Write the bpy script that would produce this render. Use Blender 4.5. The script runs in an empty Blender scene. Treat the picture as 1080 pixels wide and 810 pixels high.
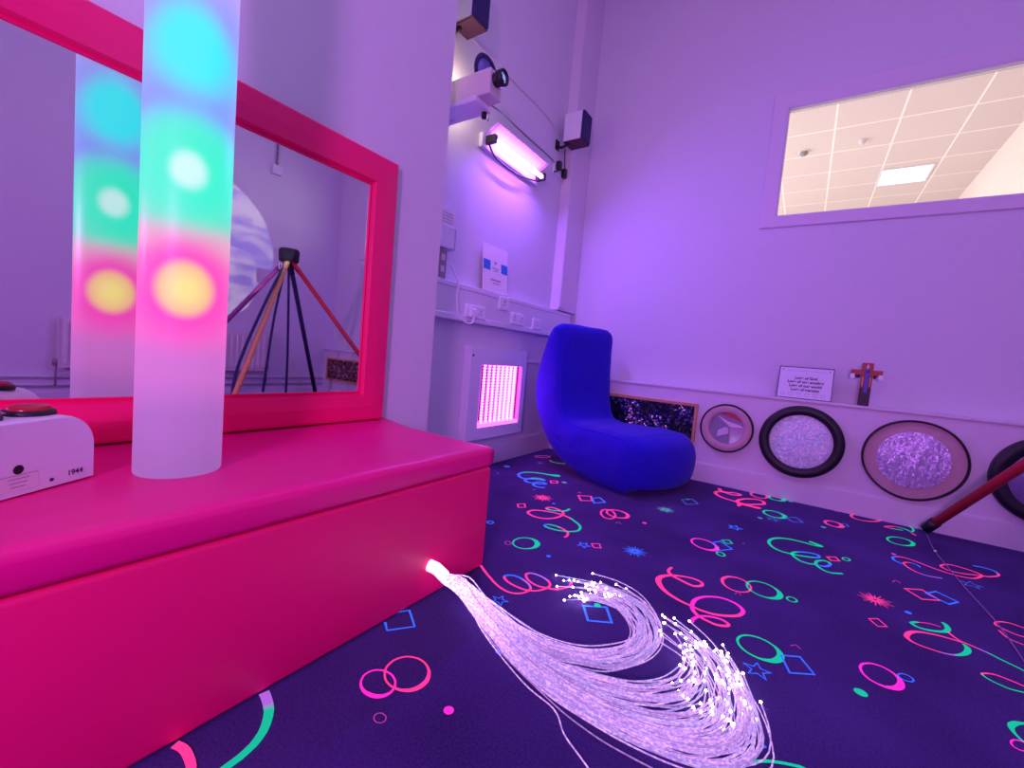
import bpy, bmesh, math, random
from mathutils import Vector, Matrix
random.seed(7)
C = bpy.context.scene.collection
PI = math.pi

# ------------------------------------------------------------------ materials
def new_mat(name):
    m = bpy.data.materials.new(name); m.use_nodes = True
    nt = m.node_tree
    return m, nt, nt.nodes['Principled BSDF']

def mat(name, col, rough=.6, metal=0, noise=0, scale=20, bump=0, emit=None, estr=0, alpha=1, spec=.5, sheen=0, coat=0):
    m, nt, b = new_mat(name)
    b.inputs['Base Color'].default_value = (*col, 1)
    b.inputs['Roughness'].default_value = rough
    b.inputs['Metallic'].default_value = metal
    b.inputs['Specular IOR Level'].default_value = spec
    if sheen: b.inputs['Sheen Weight'].default_value = sheen
    if coat: b.inputs['Coat Weight'].default_value = coat
    if emit:
        b.inputs['Emission Color'].default_value = (*emit, 1)
        b.inputs['Emission Strength'].default_value = estr
    if noise or bump:
        tc = nt.nodes.new('ShaderNodeTexCoord')
        nz = nt.nodes.new('ShaderNodeTexNoise'); nz.inputs['Scale'].default_value = scale; nz.inputs['Detail'].default_value = 4
        nt.links.new(tc.outputs['Object'], nz.inputs['Vector'])
        if noise:
            mx = nt.nodes.new('ShaderNodeMix'); mx.data_type = 'RGBA'
            mx.inputs[6].default_value = (*[max(0, c*(1-noise)) for c in col], 1)
            mx.inputs[7].default_value = (*[min(1, c*(1+noise)) for c in col], 1)
            nt.links.new(nz.outputs['Fac'], mx.inputs[0]); nt.links.new(mx.outputs[2], b.inputs['Base Color'])
        if bump:
            bp = nt.nodes.new('ShaderNodeBump'); bp.inputs['Strength'].default_value = bump; bp.inputs['Distance'].default_value = .01
            nt.links.new(nz.outputs['Fac'], bp.inputs['Height']); nt.links.new(bp.outputs['Normal'], b.inputs['Normal'])
    return m

M = {}
M['wall'] = mat('painted_wall', (.73, .74, .83), .75, noise=.02, scale=30, bump=.03)
M['trim'] = mat('gloss_trim', (.76, .72, .82), .45)
M['ceiling'] = mat('ceiling_paint', (.8, .78, .78), .9)
M['pvc'] = mat('white_pvc', (.80, .82, .92), .4)
M['pvc_dull'] = mat('cream_pvc', (.70, .66, .68), .5)
M['red_vinyl'] = mat('red_vinyl', (.98, .003, .175), .48, noise=.06, scale=6, bump=.06, spec=.4)
M['red_vinyl_lid'] = mat('red_vinyl_lid', (.98, .003, .25), .42, noise=.06, scale=5, bump=.08, spec=.45)
M['black'] = mat('black_plastic', (.012, .011, .02), .45)
M['black_soft'] = mat('black_fabric', (.02, .018, .035), .9)
M['blue_fabric'] = mat('blue_fabric', (.022, .012, .55), .85, noise=.12, scale=60, bump=.08, sheen=.1, spec=.08)
M['white_plastic'] = mat('white_plastic', (.88, .92, 1), .35)
M['grey_plastic'] = mat('grey_plastic', (.30, .28, .32), .5)
M['wood'] = mat('oak_wood', (.62, .33, .16), .5, noise=.2, scale=14)
M['pole_red'] = mat('red_painted_pole', (.62, .03, .06), .45)
M['pole_orange'] = mat('orange_painted_pole', (.85, .42, .16), .5)
M['pole_yellow'] = mat('yellow_wrap', (.9, .68, .2), .5)
M['pole_purple'] = mat('purple_painted_pole', (.34, .05, .30), .5)
M['navy'] = mat('navy_webbing', (.02, .02, .10), .7)
M['blue_speaker'] = mat('navy_grille', (.012, .012, .11), .6, bump=.2, scale=300)
M['speaker_base'] = mat('dark_speaker_base', (.07, .012, .05), .5)
M['rad'] = mat('radiator_enamel', (.80, .77, .77), .35)
M['steel'] = mat('steel', (.6, .6, .62), .3, metal=1)
M['paper'] = mat('white_paper', (.88, .86, .88), .7)
M['blue_ink'] = mat('blue_print', (.02, .22, .65), .6)
M['grey_ink'] = mat('grey_print', (.35, .33, .40), .7)
M['dark_ink'] = mat('dark_print', (.03, .02, .08), .7)
M['sign_face'] = mat('sign_board', (.82, .86, .98), .4)
M['cross_red'] = mat('cross_red', (.42, .05, .03), .45)
M['cross_gold'] = mat('cross_gold', (.75, .30, .10), .45)
M['cross_blue'] = mat('cross_blue', (.10, .10, .42), .5)
M['red_dome'] = mat('red_button', (.45, .01, .03), .25)
M['dark_hole'] = mat('dark_recess', (.008, .004, .008), .6)
M['pink_skin'] = mat('tan_fabric', (.62, .42, .46), .8, noise=.1, scale=25, bump=.2)
M['screw'] = mat('screw_head', (.02, .02, .03), .4)
M['mirror'] = mat('mirror_silver', (.80, .80, .82), .015, metal=1)
M['dark_mirror'] = mat('tinted_mirror', (.30, .22, .32), .05, metal=1)
M['next_wall'] = mat('next_room_paint', (.88, .82, .79), .8)
M['uv_tube'] = mat('uv_tube', (.9, .8, 1), .4, emit=(.60, .16, 1.0), estr=22)
M['uv_reflector'] = mat('uv_reflector', (.80, .70, .85), .3, bump=.1, scale=40)
M['led_pink'] = mat('pink_led', (.9, .5, .8), .4, emit=(1.0, .10, .62), estr=7)
M['led_floor'] = mat('pink_led_glow', (.9, .4, .7), .5, emit=(1.0, .12, .62), estr=2.2)
M['panel_light'] = mat('light_panel', (.9, .9, .9), .5, emit=(1, .91, .88), estr=1.7)
M['fibre_tip'] = mat('fibre_tip', (1, 1, 1), .3, emit=(1.0, .80, .98), estr=16)
M['string'] = mat('thin_string', (.35, .22, .45), .8)

def glitter(name, cols, scale, rough=.25, metal=.8, bump=.6, cluster=False, fold=False):
    m, nt, b = new_mat(name)
    tc = nt.nodes.new('ShaderNodeTexCoord')
    v = nt.nodes.new('ShaderNodeTexVoronoi'); v.inputs['Scale'].default_value = scale
    nt.links.new(tc.outputs['Object'], v.inputs['Vector'])
    cr = nt.nodes.new('ShaderNodeValToRGB')
    els = cr.color_ramp.elements
    while len(els) < len(cols): els.new(.5)
    for i, (p, c) in enumerate(cols):
        els[i].position = p; els[i].color = (*c, 1)
    cr.color_ramp.interpolation = 'CONSTANT'
    sep = nt.nodes.new('ShaderNodeSeparateColor')
    nt.links.new(v.outputs['Color'], sep.inputs[0]); 
    if cluster:
        # the sparkles gather in drifts
        nz = nt.nodes.new('ShaderNodeTexNoise'); nz.inputs['Scale'].default_value = 7; nz.inputs['Detail'].default_value = 2
        nt.links.new(tc.outputs['Object'], nz.inputs['Vector'])
        k1 = nt.nodes.new('ShaderNodeMapRange'); k1.inputs['From Min'].default_value = .40; k1.inputs['From Max'].default_value = .62
        k1.inputs['To Min'].default_value = .62; k1.inputs['To Max'].default_value = 1.08
        nt.links.new(nz.outputs['Fac'], k1.inputs['Value'])
        k2 = nt.nodes.new('ShaderNodeMath'); k2.operation = 'MULTIPLY'
        nt.links.new(sep.outputs[0], k2.inputs[0]); nt.links.new(k1.outputs[0], k2.inputs[1]); nt.links.new(k2.outputs[0], cr.inputs[0])
    else: nt.links.new(sep.outputs[0], cr.inputs[0])
    nt.links.new(cr.outputs[0], b.inputs['Base Color'])
    b.inputs['Metallic'].default_value = metal; b.inputs['Roughness'].default_value = rough
    # every flake is tilted its own way
    vm = nt.nodes.new('ShaderNodeVectorMath'); vm.operation = 'SUBTRACT'; vm.inputs[1].default_value = (.5, .5, .5)
    nt.links.new(v.outputs['Color'], vm.inputs[0])
    vs = nt.nodes.new('ShaderNodeVectorMath'); vs.operation = 'SCALE'; vs.inputs['Scale'].default_value = bump
    nt.links.new(vm.outputs[0], vs.inputs[0])
    ge = nt.nodes.new('ShaderNodeNewGeometry')
    va = nt.nodes.new('ShaderNodeVectorMath'); va.operation = 'ADD'
    nt.links.new(ge.outputs['Normal'], va.inputs[0]); nt.links.new(vs.outputs[0], va.inputs[1])
    vn = nt.nodes.new('ShaderNodeVectorMath'); vn.operation = 'NORMALIZE'
    nt.links.new(va.outputs[0], vn.inputs[0])
    if fold:
        # soft upright folds in the foil
        mp = nt.nodes.new('ShaderNodeMapping'); mp.inputs['Scale'].default_value = (14, 14, 3.5); mp.inputs['Rotation'].default_value = (0, .2, 0)
        fz = nt.nodes.new('ShaderNodeTexNoise'); fz.inputs['Scale'].default_value = 1; fz.inputs['Detail'].default_value = 3
        fb = nt.nodes.new('ShaderNodeBump'); fb.inputs['Strength'].default_value = .9; fb.inputs['Distance'].default_value = .03
        nt.links.new(tc.outputs['Object'], mp.inputs[0]); nt.links.new(mp.outputs[0], fz.inputs['Vector'])
        nt.links.new(fz.outputs['Fac'], fb.inputs['Height']); nt.links.new(fb.outputs['Normal'], va.inputs[0])
    nt.links.new(vn.outputs[0], b.inputs['Normal'])
    return m
M['glitter'] = glitter('silver_glitter', [(0, (.62, .80, .95)), (.35, (.88, .92, 1)), (.7, (.60, 1, .95)), (.85, (1, .92, .95))], 130, .4, .1, .35)
M['sequin'] = glitter('crumpled_foil', [(0, (.58, .52, .80)), (.6, (.70, .64, .90)), (.9, (.98, .95, 1))], 150, .35, .4, .35, fold=True)
M['holo'] = glitter('holographic_print', [(0, (.004, .004, .03)), (.60, (.02, .03, .22)), (.80, (.10, .10, .42)), (.90, (.65, .35, .45)), (.96, (1, .85, .9))], 95, .35, .3, .5, cluster=True)
M['holo_brown'] = glitter('crumpled_foil_print', [(0, (.16, .06, .05)), (.5, (.35, .14, .16)), (.85, (.8, .55, .6))], 45, .25, .8, .9)

# carpet: short navy pile
def carpet_mat():
    m, nt, b = new_mat('navy_carpet')
    tc = nt.nodes.new('ShaderNodeTexCoord')
    nz = nt.nodes.new('ShaderNodeTexNoise'); nz.inputs['Scale'].default_value = 170; nz.inputs['Detail'].default_value = 3
    nt.links.new(tc.outputs['Object'], nz.inputs['Vector'])
    n2 = nt.nodes.new('ShaderNodeTexNoise'); n2.inputs['Scale'].default_value = 2.2
    nt.links.new(tc.outputs['Object'], n2.inputs['Vector'])
    ad = nt.nodes.new('ShaderNodeMath'); ad.operation = 'MULTIPLY_ADD'; ad.inputs[1].default_value = .7
    nt.links.new(nz.outputs['Fac'], ad.inputs[0]); nt.links.new(n2.outputs['Fac'], ad.inputs[2])
    cr = nt.nodes.new('ShaderNodeValToRGB')
    cr.color_ramp.elements[0].position = .5; cr.color_ramp.elements[0].color = (.024, .014, .080, 1)
    cr.color_ramp.elements[1].position = 1.1; cr.color_ramp.elements[1].color = (.072, .042, .21, 1)
    nt.links.new(ad.outputs[0], cr.inputs[0]); nt.links.new(cr.outputs[0], b.inputs['Base Color'])
    b.inputs['Roughness'].default_value = 1; b.inputs['Specular IOR Level'].default_value = .08
    b.inputs['Sheen Weight'].default_value = .15; b.inputs['Sheen Tint'].default_value = (.5, .3, 1, 1)
    bp = nt.nodes.new('ShaderNodeBump'); bp.inputs['Strength'].default_value = .5; bp.inputs['Distance'].default_value = .004
    nt.links.new(nz.outputs['Fac'], bp.inputs['Height']); nt.links.new(bp.outputs['Normal'], b.inputs['Normal'])
    return m
M['carpet'] = carpet_mat()
# the yarn of the pattern fluoresces under the UV lamp
def yarn_mat():
    m, nt, b = new_mat('fluorescent_yarn')
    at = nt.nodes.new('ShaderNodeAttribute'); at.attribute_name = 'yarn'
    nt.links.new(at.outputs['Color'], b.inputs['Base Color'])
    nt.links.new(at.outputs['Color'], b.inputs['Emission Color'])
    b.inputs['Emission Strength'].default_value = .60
    b.inputs['Roughness'].default_value = 1
    return m
M['yarn'] = yarn_mat()

def fibre_mat():
    m, nt, b = new_mat('side_glow_fibre')
    tc = nt.nodes.new('ShaderNodeTexCoord')
    wn = nt.nodes.new('ShaderNodeTexNoise'); wn.inputs['Scale'].default_value = 140; wn.inputs['Detail'].default_value = 1
    nt.links.new(tc.outputs['Object'], wn.inputs['Vector'])
    cr = nt.nodes.new('ShaderNodeValToRGB')
    cr.color_ramp.elements[0].position = .40; cr.color_ramp.elements[0].color = (.34, .22, .60, 1)
    cr.color_ramp.elements[1].position = .68; cr.color_ramp.elements[1].color = (.95, .68, 1.0, 1)
    nt.links.new(wn.outputs['Fac'], cr.inputs[0])
    b.inputs['Base Color'].default_value = (.40, .36, .44, 1)
    # each strand carries its own tint
    oi = nt.nodes.new('ShaderNodeObjectInfo')
    tr = nt.nodes.new('ShaderNodeValToRGB'); tr.color_ramp.interpolation = 'LINEAR'
    tr.color_ramp.elements[0].color = (.62, .80, 1.05, 1); tr.color_ramp.elements[1].color = (1.1, .85, 1.1, 1)
    k = tr.color_ramp.elements.new(.45); k.color = (.30, .24, .40, 1)
    nt.links.new(oi.outputs['Random'], tr.inputs[0])
    mx = nt.nodes.new('ShaderNodeMix'); mx.data_type = 'RGBA'; mx.blend_type = 'MULTIPLY'; mx.inputs[0].default_value = 1
    nt.links.new(cr.outputs[0], mx.inputs[6]); nt.links.new(tr.outputs[0], mx.inputs[7])
    nt.links.new(mx.outputs[2], b.inputs['Emission Color'])
    # brightest where the light enters the bundle
    vd = nt.nodes.new('ShaderNodeVectorMath'); vd.operation = 'DISTANCE'; vd.inputs[1].default_value = (-.883, .966, .108)
    nt.links.new(tc.outputs['Object'], vd.inputs[0])
    fr = nt.nodes.new('ShaderNodeMapRange'); fr.interpolation_type = 'SMOOTHSTEP'
    fr.inputs['From Min'].default_value = 0; fr.inputs['From Max'].default_value = .42; fr.inputs['To Min'].default_value = 3.0; fr.inputs['To Max'].default_value = .82
    nt.links.new(vd.outputs['Value'], fr.inputs['Value']); nt.links.new(fr.outputs[0], b.inputs['Emission Strength'])
    b.inputs['Roughness'].default_value = .3
    return m
M['fibre'] = fibre_mat()
M['fibre_root'] = mat('bright_fibre_root', (.9, .85, .95), .3, emit=(1, .80, 1), estr=1.1)

def tube_mat():
    # a frosted tube lamp: coloured LED clusters glow through it at three heights
    m, nt, b = new_mat('bubble_tube_glow')
    L = nt.links; N = nt.nodes
    tc = N.new('ShaderNodeTexCoord'); sp = N.new('ShaderNodeSeparateXYZ'); L.new(tc.outputs['Object'], sp.inputs[0])
    mr = N.new('ShaderNodeMapRange'); mr.inputs['From Min'].default_value = 0; mr.inputs['From Max'].default_value = 1.9
    L.new(sp.outputs['Z'], mr.inputs['Value'])
    cr = N.new('ShaderNodeValToRGB'); e = cr.color_ramp.elements
    stops = TUBE_STOPS
    while len(e) < len(stops): e.new(.5)
    for i, (z, c) in enumerate(stops): e[i].position = z/1.9; e[i].color = (*c, 1)
    cr.color_ramp.interpolation = 'EASE'
    L.new(mr.outputs[0], cr.inputs[0])
    cur = cr.outputs[0]
    for (z0, rz, ry, soft, c) in TUBE_SPOTS:
        def mth(op, a, bb=None, c2=None):
            n = N.new('ShaderNodeMath'); n.operation = op
            for i, v in enumerate((a, bb, c2)):
                if v is None: continue
                if hasattr(v, 'links'): L.new(v, n.inputs[i])
                else: n.inputs[i].default_value = v
            return n.outputs[0]
        dz = mth('DIVIDE', mth('SUBTRACT', sp.outputs['Z'], z0), rz)
        # distance across the tube from the line through the cluster, on the room side and on the mirror side
        lf = mth('ADD', mth('MULTIPLY', sp.outputs['Y'], .947), mth('MULTIPLY', sp.outputs['X'], .322))
        lb = mth('SUBTRACT', mth('MULTIPLY', sp.outputs['Y'], .974), mth('MULTIPLY', sp.outputs['X'], .229))
        side = mth('GREATER_THAN', sp.outputs['X'], 0.0)
        lat = mth('DIVIDE', mth('ADD', mth('MULTIPLY', lf, side), mth('MULTIPLY', lb, mth('SUBTRACT', 1.0, side))), ry)
        d = mth('SQRT', mth('ADD', mth('MULTIPLY', dz, dz), mth('MULTIPLY', lat, lat)))
        f = N.new('ShaderNodeMapRange'); f.interpolation_type = 'SMOOTHSTEP'
        f.inputs['From Min'].default_value = 1+soft; f.inputs['From Max'].default_value = 1-soft
        L.new(d, f.inputs['Value'])
        mx = N.new('ShaderNodeMix'); mx.data_type = 'RGBA'
        L.new(f.outputs[0], mx.inputs[0]); L.new(cur, mx.inputs[6]); mx.inputs[7].default_value = (*c, 1)
        cur = mx.outputs[2]
    L.new(cur, b.inputs['Emission Color']); b.inputs['Emission Strength'].default_value = TUBE_STRENGTH
    b.inputs['Base Color'].default_value = (.12, .11, .14, 1); b.inputs['Roughness'].default_value = .45
    return m

# ------------------------------------------------------------------ mesh helpers
def bx(bm, x0, y0, z0, x1, y1, z1, mi=0):
    v = [bm.verts.new(p) for p in ((x0,y0,z0),(x1,y0,z0),(x1,y1,z0),(x0,y1,z0),(x0,y0,z1),(x1,y0,z1),(x1,y1,z1),(x0,y1,z1))]
    fs = [bm.faces.new([v[i] for i in q]) for q in ((3,2,1,0),(4,5,6,7),(0,1,5,4),(1,2,6,5),(2,3,7,6),(3,0,4,7))]
    for f in fs: f.material_index = mi
    return v

def rbox(bm, x0, y0, z0, x1, y1, z1, r=.005, seg=2, mi=0):
    n0 = len(bm.verts)
    v = bx(bm, x0, y0, z0, x1, y1, z1, mi)
    es = list({e for q in v for e in q.link_edges})
    bmesh.ops.bevel(bm, geom=es, offset=r, segments=seg, affect='EDGES', profile=.5)

def tube(bm, pts, r, n=10, mi=0, caps=True):
    pts = [Vector(p) for p in pts]
    rs = r if isinstance(r, (list, tuple)) else [r]*len(pts)
    rings = []; up = None
    for i, p in enumerate(pts):
        t = (pts[min(i+1, len(pts)-1)] - pts[max(i-1, 0)])
        if t.length < 1e-9: t = Vector((0, 0, 1))
        t.normalize()
        if up is None:
            up = Vector((0, 0, 1)) if abs(t.z) < .9 else Vector((1, 0, 0))
        a = t.cross(up)
        if a.length < 1e-4: a = t.cross(Vector((0, 1, 0)))
        a.normalize(); b = a.cross(t).normalized(); up = b
        rings.append([bm.verts.new(p + rs[i]*(math.cos(2*PI*k/n)*a + math.sin(2*PI*k/n)*b)) for k in range(n)])
    for i in range(len(rings)-1):
        for k in range(n):
            f = bm.faces.new((rings[i][k], rings[i][(k+1) % n], rings[i+1][(k+1) % n], rings[i+1][k])); f.material_index = mi; f.smooth = True
    if caps:
        for rg in (rings[0], rings[-1]):
            try: f = bm.faces.new(rg); f.material_index = mi
            except ValueError: pass

def lathe(bm, prof, origin, axis='Z', n=40, mi=0, sx=1, sy=1):
    o = Vector(origin)
    def P(r, h, a):
        c, s = r*math.cos(a)*sx, r*math.sin(a)*sy
        return o + {'Z': Vector((c, s, h)), 'X': Vector((h, c, s)), 'Y': Vector((c, h, s))}[axis]
    rings = []
    for r, h in prof:
        rings.append([bm.verts.new(P(max(r, 1e-5), h, 2*PI*k/n)) for k in range(n)])
    for i in range(len(rings)-1):
        for k in range(n):
            f = bm.faces.new((rings[i][k], rings[i][(k+1) % n], rings[i+1][(k+1) % n], rings[i+1][k])); f.smooth = True; f.material_index = mi

def ball(bm, c, r, mi=0, n=8):
    prof = [(r*math.sin(PI*i/n), -r*math.cos(PI*i/n)) for i in range(n+1)]
    lathe(bm, prof, c, 'Z', n, mi)

def prism(bm, poly, f, d0, d1, mi=0):
    # poly: 2-D points; f(u, v, d) -> 3-D point
    a = [bm.verts.new(f(u, v, d0)) for u, v in poly]; b = [bm.verts.new(f(u, v, d1)) for u, v in poly]
    n = len(poly)
    for i in range(n):
        q = bm.faces.new((a[i], a[(i+1) % n], b[(i+1) % n], b[i])); q.material_index = mi
    q = bm.faces.new(a[::-1]); q.material_index = mi
    q = bm.faces.new(b); q.material_index = mi

def cat(P, n):
    P = [Vector(p) for p in P]; R = []
    for i in range(len(P)-1):
        p0, p1, p2, p3 = P[max(i-1, 0)], P[i], P[i+1], P[min(i+2, len(P)-1)]
        for k in range(n):
            t = k/n
            R.append(.5*((2*p1)+(p2-p0)*t+(2*p0-5*p1+4*p2-p3)*t*t+(3*p1-p0-3*p2+p3)*t**3))
    R.append(P[-1]); return R

def obj(name, bm, m, parent=None, smooth=None):
    bmesh.ops.recalc_face_normals(bm, faces=bm.faces[:])
    me = bpy.data.meshes.new(name); bm.to_mesh(me); bm.free()
    for k in (m if isinstance(m, (list, tuple)) else [m]): me.materials.append(M[k] if isinstance(k, str) else k)
    if smooth:
        me.shade_smooth() if smooth is True else None
    o = bpy.data.objects.new(name, me); C.objects.link(o)
    if parent is not None:
        o.parent = parent; o.location = -parent.location
    return o

def part(name, build, m, parent, **kw):
    bm = bmesh.new(); build(bm); return obj(name, bm, m, parent, **kw)

def sub(name, build, m, parent):
    # a sub-part: its parent is a part whose own offset already cancels the thing's location
    bm = bmesh.new(); build(bm)
    o = obj(name, bm, m); o.parent = parent
    return o

def tag(o, label, cat_, group=None):
    o['label'] = label; o['category'] = cat_
    if group: o['group'] = group
    return o

def thing(name, label, cat_, loc=(0, 0, 0), group=None):
    o = bpy.data.objects.new(name, None); o.empty_display_size = .05; C.objects.link(o); o.location = loc
    return tag(o, label, cat_, group)

def struct(name, build, m, parent=None):
    bm = bmesh.new(); build(bm)
    o = obj(name, bm, m, parent); 
    if parent is None: o['kind'] = 'structure'
    return o

def text_mesh(bm, body, size, f, mi=0, align='CENTER', depth=.0006, spacing=1.0, bold=0):
    cu = bpy.data.curves.new('lettering', 'FONT'); cu.body = body; cu.size = size; cu.align_x = align; cu.align_y = 'CENTER'
    cu.space_line = spacing; cu.offset = bold; cu.extrude = depth
    to = bpy.data.objects.new('lettering', cu); C.objects.link(to)
    dg = bpy.context.evaluated_depsgraph_get(); me = bpy.data.meshes.new_from_object(to.evaluated_get(dg))
    vs = [bm.verts.new(f(v.co.x, v.co.y, v.co.z)) for v in me.vertices]
    for p in me.polygons:
        try: q = bm.faces.new([vs[i] for i in p.vertices]); q.material_index = mi
        except ValueError: pass
    bpy.data.objects.remove(to); bpy.data.curves.remove(cu); bpy.data.meshes.remove(me)

# ------------------------------------------------------------------ tube colours (heights above the bench, metres)
TUBE_STOPS = [(0, (.30, .12, .44)), (.12, (.37, .13, .50)), (.24, (.60, .16, .60)), (.36, (1.0, .13, .55)), (.46, (1.0, .20, .50)),
              (.525, (.80, .42, .55)), (.575, (.20, .72, .55)), (.655, (.02, .92, .70)), (.735, (.10, .66, .86)), (.79, (.20, .36, .98)),
              (.90, (.16, .48, 1.0)), (.99, (.28, .36, .98)), (1.08, (.50, .36, .95)), (1.2, (.62, .42, .85))]
TUBE_SPOTS = [(.413, .100, .080, .5, (1.0, .05, .50)), (.413, .058, .051, .25, (1.0, .50, .24)), (.413, .036, .032, .7, (1.0, .80, .20)),
              (.660, .110, .105, .45, (.0, .95, .60)), (.660, .036, .030, .45, (.60, 1.0, .92)),
              (.905, .085, .068, .45, (.0, .90, 1.0))]
TUBE_STRENGTH = .95

# ------------------------------------------------------------------ room shell
XA, XB, YC, YL, XW, YF, ZC = -1.48, -1.785, 3.45, 3.32, 2.30, -2.6, 4.10
WX0, WX1, WZ0, WZ1 = -.28, 1.75, 1.862, 2.575

# yarn colours: pink, dull pink, magenta, green, dull green, blue, dull blue, violet
COL = [(1.0, .055, .26), (.42, .05, .25), (1.0, .03, .52), (.0, .66, .27), (.08, .36, .32), (.035, .20, .95), (.05, .11, .50), (.40, .16, .62)]
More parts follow.
